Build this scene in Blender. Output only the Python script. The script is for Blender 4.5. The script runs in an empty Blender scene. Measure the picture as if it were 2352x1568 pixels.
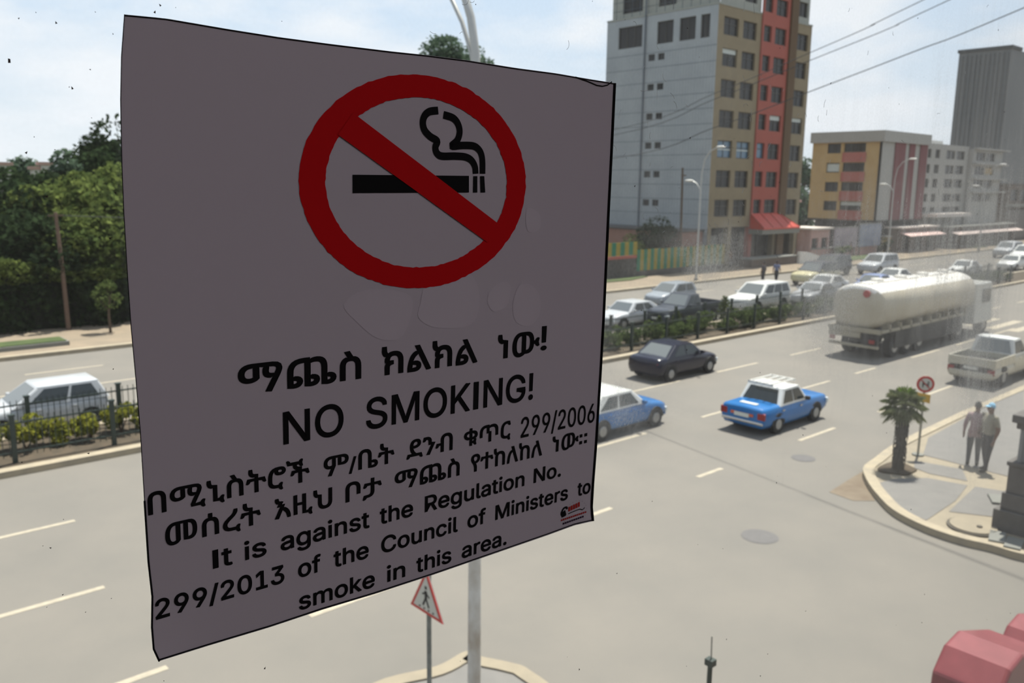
import bpy, bmesh, math, random
import numpy as np
from mathutils import Matrix, Vector
random.seed(7); RNG = np.random.default_rng(7)
SC = bpy.context.scene; COL = SC.collection
# ------------------------------------------------------------------ camera
F = 1960.0; PITCH = math.radians(10.5); ROLL = -0.012; CH = 7.6; TH = math.radians(41.8)
PW, PH = 2352, 1568
def _cammat():
    cp, sp = math.cos(PITCH), math.sin(PITCH); cr, sr = math.cos(ROLL), math.sin(ROLL)
    Rr = np.array([[cr, -sr, 0], [sr, cr, 0], [0, 0, 1]])
    B = np.array([[1, 0, 0], [0, -sp, cp], [0, -cp, -sp]])
    c, s = math.cos(TH), math.sin(TH)
    return np.array([[c, s, 0], [-s, c, 0], [0, 0, 1]]) @ B @ Rr
CM = _cammat(); CO = np.array([0, 0, CH])
def ray(px, py): return CM @ np.array([(px - PW/2)/F, (py - PH/2)/F, 1.0])
def G(px, py, z=0.0):
    d = ray(px, py); return CO + d*((z-CH)/d[2])
def PY(px, py, Y):
    d = ray(px, py); p = CO + d*(Y/d[1]); return p[0], p[2]
def PX(px, py, X):
    d = ray(px, py); p = CO + d*(X/d[0]); return p[1], p[2]
def AT(px, py, dist):
    d = ray(px, py); return CO + d*(dist/math.hypot(d[0], d[1]))
cam = bpy.data.cameras.new('camera'); camo = bpy.data.objects.new('camera', cam); COL.objects.link(camo)
cam.sensor_width = 36; cam.lens = F/PW*36; cam.clip_start = 0.02; cam.clip_end = 2000
R_, U_, B_ = CM[:, 0], -CM[:, 1], -CM[:, 2]
camo.matrix_world = Matrix(((R_[0], U_[0], B_[0], 0), (R_[1], U_[1], B_[1], 0), (R_[2], U_[2], B_[2], CH), (0, 0, 0, 1)))
cam.dof.use_dof = True; cam.dof.focus_distance = 0.50; cam.dof.aperture_fstop = 20
SC.camera = camo
SC.view_settings.view_transform = 'Standard'; SC.view_settings.look = 'None'
SC.view_settings.exposure = 0.0; SC.view_settings.gamma = 1; SC.view_settings.use_curve_mapping = False
SC.cycles.max_bounces = 8; SC.cycles.diffuse_bounces = 4; SC.cycles.transparent_max_bounces = 12
SC.cycles.caustics_reflective = False; SC.cycles.caustics_refractive = False
SC.cycles.sample_clamp_indirect = 4
# ------------------------------------------------------------------ sky and sun
W = bpy.data.worlds.new('sky'); SC.world = W; W.use_nodes = True
nt = W.node_tree; nt.nodes.clear()
def lin(c): return tuple(((x/255)/12.92 if x/255 <= 0.04045 else ((x/255+0.055)/1.055)**2.4) for x in c)
def N(t, ty, **kw):
    n = t.nodes.new(ty)
    for k, v in kw.items():
        if k in n.inputs.keys() if isinstance(k, str) else False: n.inputs[k].default_value = v
        else: setattr(n, k, v)
    return n
def sky():
    L = nt.links
    tc = N(nt, 'ShaderNodeTexCoord'); sep = N(nt, 'ShaderNodeSeparateXYZ'); L.new(tc.outputs['Generated'], sep.inputs[0])
    mp = N(nt, 'ShaderNodeMapping'); mp.inputs['Scale'].default_value = (1, 1, 2.6); L.new(tc.outputs['Generated'], mp.inputs[0])
    n1 = N(nt, 'ShaderNodeTexNoise'); n1.inputs['Scale'].default_value = 4.2; n1.inputs['Detail'].default_value = 7; n1.inputs['Roughness'].default_value = .52
    L.new(mp.outputs[0], n1.inputs['Vector'])
    cr = N(nt, 'ShaderNodeValToRGB'); cr.color_ramp.elements[0].position = .40; cr.color_ramp.elements[1].position = .58
    L.new(n1.outputs['Fac'], cr.inputs[0])
    r2 = N(nt, 'ShaderNodeValToRGB'); e = r2.color_ramp.elements
    e[0].position = 0.0; e[0].color = (*lin((226, 233, 238)), 1); e[1].position = 1.0; e[1].color = (*lin((120, 165, 215)), 1)
    m = r2.color_ramp.elements.new(.22); m.color = (*lin((202, 221, 242)), 1)
    L.new(sep.outputs['Z'], r2.inputs[0])
    mx = N(nt, 'ShaderNodeMixRGB'); mx.inputs[2].default_value = (*lin((236, 240, 246)), 1)
    L.new(cr.outputs[0], mx.inputs[0]); L.new(r2.outputs[0], mx.inputs[1])
    bg = N(nt, 'ShaderNodeBackground'); bg.inputs[1].default_value = 1.14; L.new(mx.outputs[0], bg.inputs[0])
    out = N(nt, 'ShaderNodeOutputWorld'); L.new(bg.outputs[0], out.inputs[0])
sky()
sl = bpy.data.lights.new('sun', 'SUN'); sl.energy = 8.6; sl.angle = math.radians(0.8); sl.color = (1, .96, .88)
so = bpy.data.objects.new('sun', sl); COL.objects.link(so); so.location = (30, 30, 60)
so.rotation_euler = Vector((.35, .12, 1)).to_track_quat('Z', 'Y').to_euler()
# ------------------------------------------------------------------ materials
MATS = {}
SUNLIT = {'worn_iron': .5, 'asphalt': .48, 'dusty_asphalt': .5, 'sandy_ground': .52, 'painted_kerb': .56, 'lane_paint': .6, 'soil': .7, 'grass_ground': .75, 'pale_concrete': .6, 'blue_grey_paving': .52, 'cream_paving': .52, 'wet_dust': .6, 'kerb_face': .8}
def mat(name, rgb, rough=.6, noise=None, metal=0, coat=0, spec=None, bump=None, rgb2=None, stretch=(1, 1, 1), coord='Object'):
    if name in MATS: return MATS[name]
    kf = SUNLIT.get(name, 1)
    if kf != 1:
        f_ = lambda c: tuple(255*(1.055*(x*kf)**(1/2.4)-.055) for x in lin(c)); rgb = f_(rgb); rgb2 = f_(rgb2) if rgb2 else None
    m = bpy.data.materials.new(name); m.use_nodes = True; t = m.node_tree; L = t.links
    b = t.nodes['Principled BSDF']; b.inputs['Base Color'].default_value = (*lin(rgb), 1); b.inputs['Roughness'].default_value = rough
    b.inputs['Metallic'].default_value = metal; b.inputs['Coat Weight'].default_value = coat
    if spec is not None: b.inputs['Specular IOR Level'].default_value = spec
    if noise or bump:
        tc = N(t, 'ShaderNodeTexCoord'); mp = N(t, 'ShaderNodeMapping'); mp.inputs['Scale'].default_value = stretch
        L.new(tc.outputs[coord], mp.inputs[0])
    if noise:
        sc, amt = noise
        tx = N(t, 'ShaderNodeTexNoise'); tx.inputs['Scale'].default_value = sc; tx.inputs['Detail'].default_value = 6; tx.inputs['Roughness'].default_value = .6
        L.new(mp.outputs[0], tx.inputs['Vector'])
        cr = N(t, 'ShaderNodeValToRGB'); cr.color_ramp.elements[0].position = .3; cr.color_ramp.elements[1].position = .7
        c1 = lin(rgb); c2 = lin(rgb2) if rgb2 else tuple(x*(1-amt) for x in c1)
        cr.color_ramp.elements[0].color = (*c2, 1); cr.color_ramp.elements[1].color = (*c1, 1)
        L.new(tx.outputs['Fac'], cr.inputs[0]); L.new(cr.outputs[0], b.inputs['Base Color'])
    if bump:
        tb = N(t, 'ShaderNodeTexNoise'); tb.inputs['Scale'].default_value = bump[0]; tb.inputs['Detail'].default_value = 5
        L.new(mp.outputs[0], tb.inputs['Vector']); bp = N(t, 'ShaderNodeBump'); bp.inputs['Strength'].default_value = bump[1]
        L.new(tb.outputs['Fac'], bp.inputs['Height']); L.new(bp.outputs[0], b.inputs['Normal'])
    MATS[name] = m; return m
def leafmat(name, rgb, rgb2, sc=.8):
    if name in MATS: return MATS[name]
    m = bpy.data.materials.new(name); m.use_nodes = True; t = m.node_tree; L = t.links
    for n in list(t.nodes): t.nodes.remove(n)
    tc = N(t, 'ShaderNodeTexCoord'); tx = N(t, 'ShaderNodeTexNoise'); tx.inputs['Scale'].default_value = sc; tx.inputs['Detail'].default_value = 8; tx.inputs['Roughness'].default_value = .8
    L.new(tc.outputs['Object'], tx.inputs['Vector'])
    cr = N(t, 'ShaderNodeValToRGB'); cr.color_ramp.elements[0].position = .38; cr.color_ramp.elements[1].position = .62
    cr.color_ramp.elements[0].color = (*lin(rgb), 1); cr.color_ramp.elements[1].color = (*lin(rgb2), 1); L.new(tx.outputs['Fac'], cr.inputs[0])
    d = N(t, 'ShaderNodeBsdfDiffuse'); tr = N(t, 'ShaderNodeBsdfTranslucent'); mx = N(t, 'ShaderNodeMixShader'); mx.inputs[0].default_value = .3
    L.new(cr.outputs[0], d.inputs[0]); L.new(cr.outputs[0], tr.inputs[0]); L.new(d.outputs[0], mx.inputs[1]); L.new(tr.outputs[0], mx.inputs[2])
    o = N(t, 'ShaderNodeOutputMaterial'); L.new(mx.outputs[0], o.inputs[0]); MATS[name] = m; return m
# ------------------------------------------------------------------ object helpers
ROOTM = {}
def tag(o, label=None, cat=None, group=None, kind=None):
    if label: o['label'] = label
    if cat: o['category'] = cat
    if group: o['group'] = group
    if kind: o['kind'] = kind
    return o
def thing(name, label, cat, loc=(0, 0, 0), rotz=0, group=None, kind=None):
    o = bpy.data.objects.new(name, None); COL.objects.link(o); o.empty_display_size = .2
    o.location = loc; o.rotation_euler = (0, 0, rotz)
    ROOTM[o.name] = Matrix.Translation(loc) @ Matrix.Rotation(rotz, 4, 'Z')
    return tag(o, label, cat, group, kind)
class MB:
    def __init__(s): s.v = []; s.f = []; s.m = []; s.mi = 0
    def add(s, vs, fs):
        b = len(s.v); s.v += [tuple(map(float, v)) for v in vs]; s.f += [tuple(b+i for i in f) for f in fs]; s.m += [s.mi]*len(fs); return s
    def box(s, x0, x1, y0, y1, z0, z1):
        return s.add([(x0,y0,z0),(x1,y0,z0),(x1,y1,z0),(x0,y1,z0),(x0,y0,z1),(x1,y0,z1),(x1,y1,z1),(x0,y1,z1)],
                     [(0,3,2,1),(4,5,6,7),(0,1,5,4),(1,2,6,5),(2,3,7,6),(3,0,4,7)])
    def cyl(s, p0, p1, r0, r1=None, n=12, cap=True):
        r1 = r0 if r1 is None else r1
        p0 = Vector(p0); p1 = Vector(p1); d = (p1-p0).normalized(); a = d.orthogonal().normalized(); b = d.cross(a)
        vs = []
        for p, r in ((p0, r0), (p1, r1)):
            for i in range(n):
                t = 2*math.pi*i/n; vs.append(p + a*math.cos(t)*r + b*math.sin(t)*r)
        fs = [(i, (i+1) % n, n+(i+1) % n, n+i) for i in range(n)]
        if cap: fs += [tuple(range(n-1, -1, -1)), tuple(range(n, 2*n))]
        return s.add(vs, fs)
    def tube(s, pts, r, n=8):
        pts = [Vector(p) for p in pts]; rs = r if isinstance(r, (list, tuple)) else [r]*len(pts)
        vs = []; a = None
        for i, p in enumerate(pts):
            d = (pts[min(i+1, len(pts)-1)] - pts[max(i-1, 0)]).normalized()
            if a is None: a = d.orthogonal().normalized()
            a = (a - d*a.dot(d)).normalized(); b = d.cross(a)
            for k in range(n):
                t = 2*math.pi*k/n; vs.append(p + a*math.cos(t)*rs[i] + b*math.sin(t)*rs[i])
        fs = []
        for i in range(len(pts)-1):
            for k in range(n): fs.append((i*n+k, i*n+(k+1) % n, (i+1)*n+(k+1) % n, (i+1)*n+k))
        fs += [tuple(range(n-1, -1, -1)), tuple(range((len(pts)-1)*n, len(pts)*n))]
        return s.add(vs, fs)
    def ball(s, c, rx, ry=None, rz=None, nu=12, nv=8):
        ry = ry or rx; rz = rz or rx
        vs = []; fs = []
        for j in range(nv+1):
            ph = math.pi*j/nv
            for i in range(nu):
                t = 2*math.pi*i/nu; vs.append((c[0]+rx*math.sin(ph)*math.cos(t), c[1]+ry*math.sin(ph)*math.sin(t), c[2]+rz*math.cos(ph)))
        for j in range(nv):
            for i in range(nu): fs.append((j*nu+i, (j+1)*nu+i, (j+1)*nu+(i+1) % nu, j*nu+(i+1) % nu))
        return s.add(vs, fs)
    def quad(s, a, b, c, d): return s.add([a, b, c, d], [(0, 1, 2, 3)])
    def prism(s, poly, z0, z1):
        n = len(poly)
        vs = [(x, y, z0) for x, y in poly] + [(x, y, z1) for x, y in poly]
        return s.add(vs, [(i, (i+1) % n, n+(i+1) % n, n+i) for i in range(n)] + [tuple(range(n-1, -1, -1)), tuple(range(n, 2*n))])
    def build(s, name, m, parent=None, smooth=False, bevel=0, solid=0, world=True, segs=2, sub=0):
        me = bpy.data.meshes.new(name); vs = s.v
        if parent is not None and world and parent.name in ROOTM:
            im = ROOTM[parent.name].inverted(); vs = [tuple(im @ Vector(v)) for v in vs]
        me.from_pydata(vs, [], s.f); ms = m if isinstance(m, (list, tuple)) else [m]
        for q in ms: me.materials.append(q)
        if len(ms) > 1: me.polygons.foreach_set('material_index', s.m)
        if smooth:
            me.polygons.foreach_set('use_smooth', [True]*len(me.polygons)); me.set_sharp_from_angle(angle=math.radians(smooth if smooth > 1 else 40))
        me.update()
        o = bpy.data.objects.new(name, me); COL.objects.link(o)
        if parent is not None:
            o.parent = parent
            if world and parent.name in ROOTM: ROOTM[o.name] = ROOTM[parent.name]
        if solid: md = o.modifiers.new('solid', 'SOLIDIFY'); md.thickness = solid
        if sub: md = o.modifiers.new('sub', 'SUBSURF'); md.levels = sub; md.render_levels = sub
        if bevel: md = o.modifiers.new('bevel', 'BEVEL'); md.width = bevel; md.segments = segs; md.limit_method = 'ANGLE'; md.angle_limit = math.radians(35)
        return o
def struct(name, mb, m, **k):
    o = mb.build(name, m, **k)
    if not o.parent: o['kind'] = 'structure'
    return o
def fastmesh(name, V, Q, m, parent=None, kind=None):
    """V (n,3) array, Q (k,4) quads"""
    if parent is not None and parent.name in ROOTM:
        im = np.array(ROOTM[parent.name].inverted()); V = V @ im[:3, :3].T + im[:3, 3]
    me = bpy.data.meshes.new(name); me.vertices.add(len(V)); me.vertices.foreach_set('co', V.astype(np.float32).ravel())
    k = len(Q); me.loops.add(4*k); me.loops.foreach_set('vertex_index', Q.astype(np.int32).ravel())
    me.polygons.add(k); me.polygons.foreach_set('loop_start', np.arange(k, dtype=np.int32)*4)
    me.update(calc_edges=True); me.validate(); me.materials.append(m)
    o = bpy.data.objects.new(name, me); COL.objects.link(o)
    if parent is not None: o.parent = parent
    if kind: o['kind'] = kind
    return o
def leaves(P, size, up=.35):
    """leaf quads around points P (n,3)"""
    n = len(P); nr = RNG.normal(size=(n, 3)); nr[:, 2] = np.abs(nr[:, 2])+up; nr /= np.linalg.norm(nr, axis=1)[:, None]
    t = RNG.normal(size=(n, 3)); a = np.cross(nr, t); a /= np.linalg.norm(a, axis=1)[:, None]; b = np.cross(nr, a)
    sz = size*(.6+.8*RNG.random((n, 1)))
    V = np.stack([P-a*sz*.5, P-b*sz*.32+a*sz*.05, P+a*sz*.5, P+b*sz*.32+a*sz*.05], 1).reshape(-1, 3)
    return V, np.arange(4*n).reshape(-1, 4)
def crown(c, r, nl, size, clumps=18, flat=.8):
    c = np.array(c, float); r = np.array(r, float)
    d = RNG.normal(size=(clumps, 3)); d /= np.linalg.norm(d, axis=1)[:, None]
    cc = c + d*r*(RNG.random((clumps, 1))**.4)*.8
    if clumps > 20: cc[0] = c+r*np.array([0, 0, .72])
    k = RNG.integers(0, clumps, nl); e = RNG.normal(size=(nl, 3)); e /= np.linalg.norm(e, axis=1)[:, None]
    cr = min(r.mean(), r[0]*1.15)*(.3+.25*RNG.random(clumps))
    P = cc[k] + e*cr[k][:, None]*np.array([1, 1, flat])*(.75+.3*RNG.random((nl, 1)))
    return leaves(P, size), cc
def wallholes(mb, plane, const, a0, a1, z0, z1, holes, depth, sgn):
    """wall rectangle with real openings; plane 'y' (runs along x) or 'x' (runs along y); reveals go depth*sgn inwards"""
    A = sorted(set([a0, a1] + [h[0] for h in holes] + [h[1] for h in holes])); Z = sorted(set([z0, z1] + [h[2] for h in holes] + [h[3] for h in holes]))
    P = (lambda a, z, k=0: (a, const+k, z)) if plane == 'y' else (lambda a, z, k=0: (const+k, a, z))
    for i in range(len(A)-1):
        for j in range(len(Z)-1):
            ca, cz = (A[i]+A[i+1])/2, (Z[j]+Z[j+1])/2
            if any(h[0] < ca < h[1] and h[2] < cz < h[3] for h in holes): continue
            mb.quad(P(A[i], Z[j]), P(A[i+1], Z[j]), P(A[i+1], Z[j+1]), P(A[i], Z[j+1]))
    for h in holes:
        q = [(h[0], h[2]), (h[1], h[2]), (h[1], h[3]), (h[0], h[3])]
        for i in range(4):
            p, r = q[i], q[(i+1) % 4]; mb.quad(P(*p), P(*r), P(*r, depth*sgn), P(*p, depth*sgn))
def window(parent, plane, const, h, sgn, fm, gm, mull=1, rail=0, depth=.18, name='window', fw=.07, blind=None):
    P = (lambda a, z, k=0: (a, const+k*sgn, z)) if plane == 'y' else (lambda a, z, k=0: (const+k*sgn, a, z))
    def bx(mb, a0, a1, z0, z1, k0, k1):
        p = P(a0, z0, k0); q = P(a1, z1, k1)
        mb.box(min(p[0], q[0]), max(p[0], q[0]), min(p[1], q[1]), max(p[1], q[1]), min(p[2], q[2]), max(p[2], q[2]))
    f = MB(); a0, a1, z0, z1 = h; d0, d1 = depth-.06, depth
    bx(f, a0, a0+fw, z0, z1, d0, d1); bx(f, a1-fw, a1, z0, z1, d0, d1); bx(f, a0, a1, z0, z0+fw, d0, d1); bx(f, a0, a1, z1-fw, z1, d0, d1)
    for i in range(mull):
        m = a0+(a1-a0)*(i+1)/(mull+1); bx(f, m-fw/2, m+fw/2, z0, z1, d0, d1)
    if rail: m = z0+(z1-z0)*rail; bx(f, a0, a1, m-fw/2, m+fw/2, d0, d1)
    o = f.build(name, fm, parent)
    g = MB(); bx(g, a0, a1, z0, z1, d1-.02, d1+.02); g.build('pane', gm, o)
    if blind:
        g = MB(); bx(g, a0+fw, a1-fw, z0+(z1-z0)*blind[0], z0+(z1-z0)*blind[1], d0-.01, d0+.015); g.build('blind', blind[2], o)
    return o
# materials used widely
asphalt = mat('asphalt', (158, 151, 140), .85, noise=(.35, .12), rgb2=(146, 141, 132), bump=(40, .15), coord='Object')
dustroad = mat('dusty_asphalt', (165, 152, 134), .9, noise=(.5, .15), rgb2=(152, 140, 124))
sand = mat('sandy_ground', (182, 163, 138), .95, noise=(.8, .12), rgb2=(160, 146, 125))
kerbm = mat('painted_kerb', (206, 190, 160), .8, noise=(3, .1), rgb2=(180, 168, 146))
kerbdk = mat('kerb_face', (96, 90, 80), .9, noise=(5, .2))
paint = mat('lane_paint', (208, 196, 172), .8, noise=(6, .15), rgb2=(182, 172, 152))
soil = mat('soil', (96, 82, 64), .95, noise=(3, .2), rgb2=(70, 62, 48))
grass = mat('grass_ground', (84, 98, 48), .95, noise=(2, .3), rgb2=(60, 76, 36))
conc = mat('pale_concrete', (150, 150, 142), .85, noise=(1.5, .12))
stone = mat('dark_stone', (78, 74, 70), .9, noise=(4, .4), rgb2=(52, 50, 50))
glassd = mat('dark_window_glass', (44, 44, 44), .2, spec=.25)
metald = mat('dark_green_metal', (30, 44, 38), .5)
white = mat('white_paint', (205, 203, 196), .5)
chrome = mat('chrome', (190, 190, 190), .2, metal=1)
rubber = mat('rubber', (22, 22, 22), .85)
black = mat('black_plastic', (16, 16, 17), .6)
red = mat('red_lens', (130, 18, 16), .3)
# ================================================================== GROUND
struct('floor', MB().box(-40, 420, -60, 420, -.4, 0), asphalt)
def strip(name, x0, x1, y0, y1, z, m, z0=0.0, **k): return struct(name, MB().box(x0, x1, y0, y1, z0, z), m, **k)
# central reservation
o = strip('trim_1', -30, 220, 24.2, 24.55, .17, kerbm); o = strip('trim_2', -30, 220, 27.3, 27.6, .17, kerbm)
strip('trim_3', -30, 220, 24.55, 27.3, .14, soil)
# far pavement
strip('trim_4', -30, 220, 40.3, 40.65, .17, kerbm)
strip('trim_5', -30, 220, 40.65, 47, .13, sand)
# near corner pavement with curved kerb (right side of the side street)
cpx = [(2352, 1290), (2275, 1268), (2200, 1250), (2120, 1222), (2050, 1185), (2010, 1145), (1988, 1112), (1982, 1085)]
cpts = [G(*q)[:2] for q in cpx]
poly = [(19.9, -6), (19.5, 4.0)] + [tuple(p) for p in cpts] + [(22.9, 10.3), (24.2, 10.5), (26, 10.62), (30, 10.75), (120, 11.2), (120, -6)]
def smooth_line(pts, n=6):
    pts = [Vector((*p, 0)) for p in pts]; out = []
    for i in range(len(pts)-1):
        p0, p1, p2, p3 = pts[max(i-1, 0)], pts[i], pts[i+1], pts[min(i+2, len(pts)-1)]
        for k in range(n):
            t = k/n; q = .5*((2*p1)+(p2-p0)*t+(2*p0-5*p1+4*p2-p3)*t*t+(3*p1-p0-3*p2+p3)*t**3); out.append((q.x, q.y))
    out.append((pts[-1].x, pts[-1].y)); return out
def offset_line(l, d):
    out = []
    for i in range(len(l)):
        a = Vector(l[max(i-1, 0)]); b = Vector(l[min(i+1, len(l)-1)]); t = (b-a).normalized(); out.append((l[i][0]+t.y*d, l[i][1]-t.x*d))
    return out
kl = smooth_line(poly[1:-3]) + [(30, 10.75), (120, 11.2)]; inner = offset_line(kl, .28)
tile = mat('blue_grey_paving', (152, 148, 142), .85, noise=(2.5, .1), rgb2=(142, 139, 134))
band = mat('cream_paving', (190, 176, 150), .85, noise=(2, .1), rgb2=(172, 160, 138))
mb = MB(); mb.prism([(19.9, -6)] + inner + [(120, -6)], 0, .14); struct('floor_1', mb, band)
mb = MB()
for i in range(len(kl)-1):
    a, b, c, d = kl[i], kl[i+1], inner[i+1], inner[i]
    mb.add([(*a, 0), (*b, 0), (*c, 0), (*d, 0), (*a, .17), (*b, .17), (*c, .17), (*d, .17)], [(4, 5, 6, 7), (0, 1, 5, 4), (2, 3, 7, 6), (1, 2, 6, 5), (3, 0, 4, 7)])
struct('trim_6', mb, kerbm)
def pv(pts, name): return struct(name, MB().prism([tuple(G(*p, .14)[:2]) for p in pts], .13, .152), tile)
pv([(2010, 1112), (2055, 1100), (2130, 1098), (2222, 1115), (2195, 1150), (2128, 1195), (2085, 1178), (2035, 1145)], 'floor_2')
pv([(2100, 1058), (2210, 1078), (2222, 1105), (2135, 1088), (2100, 1075)], 'floor_3')
pv([(2132, 1006), (2250, 942), (2352, 890), (2352, 1040), (2318, 1095), (2220, 1070), (2120, 1045)], 'floor_4')
pv([(2240, 1118), (2318, 1130), (2305, 1190), (2180, 1175), (2195, 1160)], 'floor_5')
# near-left corner pavement under the lamp post
apx = [(700, 1700), (860, 1590), (1001, 1552), (1069, 1517), (1106, 1529), (1172, 1543), (1217, 1561), (1300, 1640), (1400, 1900)]
al = smooth_line([tuple(G(*q)[:2]) for q in apx]); ai = offset_line(al, .25)
mb = MB(); mb.prism([(-20, 8.2)] + ai + [(8.6, 1.2), (-20, 1.2)], 0, .14); struct('floor_6', mb, tile)
mb = MB()
for i in range(len(al)-1):
    a, b, c, d = al[i], al[i+1], ai[i+1], ai[i]
    mb.add([(*a, 0), (*b, 0), (*c, 0), (*d, 0), (*a, .17), (*b, .17), (*c, .17), (*d, .17)], [(4, 5, 6, 7), (0, 1, 5, 4), (2, 3, 7, 6), (1, 2, 6, 5), (3, 0, 4, 7)])
struct('trim_7', mb, band)
# lane dashes: each stroke a piece of its row
def dashes(name, Y, xs, w=.14, z=.006):
    mb = MB()
    for a, b in xs: mb.box(a, b, Y-w/2, Y+w/2, 0, z)
    return struct(name, mb, paint)
dashes('floor_marking_1', 20.1, [(1.6, 4.8), (9, 12.2), (16.4, 19.6), (23.9, 26.9), (29.4, 32.4), (35.1, 37.8)] + [(40.9+5.8*i, 43.6+5.8*i) for i in range(12)])
dashes('floor_marking_2', 16.3, [(1, 4.3), (8.2, 11.4), (15.6, 20.2), (23.1, 24.4), (29, 31.6), (33.7, 35.5)] + [(39+5*i, 42+5*i) for i in range(8)])
dashes('floor_marking_3', 12.8, [(3.0, 4.2), (6.7, 10.3), (12.8, 14.7), (18.1, 19.2), (23.2, 25.4), (28.4, 29.5), (32.4, 34.6)] + [(38+5*i, 40.5+5*i) for i in range(8)])
dashes('floor_marking_4', 33.7, [(5.2, 6.7), (9.2, 12.6), (15, 18)] + [(21+6*i, 24+6*i) for i in range(20)], z=.006)
dashes('floor_marking_5', 37.0, [(7.5, 10.4), (14, 17)] + [(20+6*i, 23+6*i) for i in range(20)], z=.006)
mb = MB()
for i in range(8): mb.box(50.8+.0*i, 55.2, 12.2+1.5*i*.78, 12.2+1.5*i*.78+.5, 0, .006)
struct('floor_marking_6', mb, paint)
# dust drifts on the road
mb = MB()
mb.prism([tuple(G(*p)[:2]) for p in [(1905, 1130), (1960, 1095), (1984, 1082), (1986, 1112), (2010, 1150), (1960, 1150)]], 0, .008); struct('floor_7', mb, mat('wet_dust', (128, 112, 94), .95, noise=(2, .2), rgb2=(150, 136, 116)))
def manhole(px, py, r, z, lab, m, z0=0):
    p = G(px, py, z0); t = thing('manhole_cover', lab, 'manhole cover', (p[0], p[1], z0))
    MB().cyl((p[0], p[1], z0), (p[0], p[1], z0+z), r, n=28).build('cover', m, t)
    MB().cyl((p[0], p[1], z0), (p[0], p[1], z0+z*.6), r*1.12, n=28).build('rim', kerbdk if z > .05 else m, t)
iron = mat('worn_iron', (128, 124, 122), .7, noise=(8, .2))
manhole(1745, 1232, .36, .008, 'round grey manhole cover flush with the road in the middle of the junction', iron)
manhole(1845, 1052, .3, .008, 'round grey manhole cover flush with the road beyond the thin dark line', iron)
manhole(2235, 1212, .48, .07, 'raised round concrete cover slab on the cream pavement beside the stone gate pillar', band, .14)
tag(MB().cyl((*G(2250, 1209, .22)[:2], .2), (*G(2250, 1209, .22)[:2], .24), .06, n=10).build('stone', kerbdk), 'small dark stone lying on the raised round concrete slab', 'stone')
# loose slabs at pillar foot
for i, (px, py, a, lab) in enumerate([(2290, 1237, .3, 'flat pale slab lying on the pavement right of the raised round cover'), (2328, 1252, .2, 'flat pale slab lying at the foot of the stone gate pillar'), (2290, 1150, .5, 'broken flat grey slab lying left of the stone gate pillar')]):
    p = G(px, py, .14); t = MB(); t.box(-.32, .32, -.16, .16, 0, .07)
    o = t.build('paving_slab', conc, bevel=.01); o.location = (p[0], p[1], .14); o.rotation_euler = (0, 0, a); tag(o, lab, 'slab')
# ================================================================== MEDIAN FENCES
def fence(name, label, Y, x0, x1, step, group=None):
    t = thing(name, label, 'fence', (x0, Y, .14))
    n = int((x1-x0)/step)
    for i in range(n+1):
        x = x0+i*step; mb = MB(); mb.box(x-.06, x+.06, Y-.05, Y+.05, .14, 1.42); mb.box(x-.08, x+.08, Y-.07, Y+.07, 1.42, 1.46); mb.build('post', metald, t)
    for z in (.42, 1.22): MB().box(x0, x1, Y-.02, Y+.02, z-.02, z+.02).build('rail', metald, t)
    mb = MB(); k = int((x1-x0)/.16)
    for i in range(k): x = x0+i*.16; mb.box(x-.009, x+.009, Y-.009, Y+.009, .3, 1.36)
    mb.build('bars', metald, t)['kind'] = 'stuff'
fence('median_fence', 'dark green metal picket fence along the near edge of the central reservation, nearer the camera', 24.95, 2.15, 78, 2.5)
fence('median_fence', 'dark green metal picket fence along the far edge of the central reservation, behind the shrubs', 26.95, 2.95, 79, 2.5)
lf_y = leafmat('leaf_yellow_green', (78, 86, 28), (132, 130, 48), 3)
lf_g = leafmat('leaf_mid_green', (58, 72, 40), (100, 112, 66), 2)
lf_d = leafmat('leaf_dark_green', (28, 40, 28), (56, 70, 44), .7)
lf_b = leafmat('leaf_bright_green', (54, 70, 38), (106, 116, 62), .9)
lf_f = leafmat('leaf_far_green', (70, 88, 72), (92, 108, 88), .5)
bark = mat('bark', (86, 72, 58), .95, noise=(6, .3))
def shrub(x, y, r, h, lm, label, group=None, nl=500, size=.13, z=.14, name='shrub'):
    t = thing(name, label, 'shrub', (x, y, z), 0, group)
    (V, Q), cc = crown((x, y, z+h*.52), (r, r*.8, h*.5), nl, size, 10 if r < 1.5 else 20); V[:, 2] = np.maximum(V[:, 2], z+.02)
    fastmesh('foliage', V, Q, lm, t, 'stuff')
    mb = MB()
    for c in cc[:4]: mb.tube([(x, y, z), tuple((np.array([x, y, z])+c)/2+[.02, 0, .03]), tuple(c)], [.025, .018, .008], 5)
    mb.build('stem', bark, t)
for i in range(9): shrub(2.6+i*.85, 25.9+RNG.uniform(-.3, .3), .62, .7+RNG.uniform(0, .3), lf_y, 'low yellow-green shrub between the median fences beside the silver hatchback', 'yellow-green median shrubs', 900, .12)
for i in range(34): shrub(26.0+i*1.0, 25.9+RNG.uniform(-.4, .4), .75, .6+RNG.uniform(0, .45), lf_g, 'low green shrub between the median fences right of the sign', 'green median shrubs', 700, .14)
for i in range(13): shrub(60.5+i*1.4, 25.9, .9, .8, lf_g, 'distant low green shrub of the central reservation beyond the tanker', 'far median shrubs', 260, .22)
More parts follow.
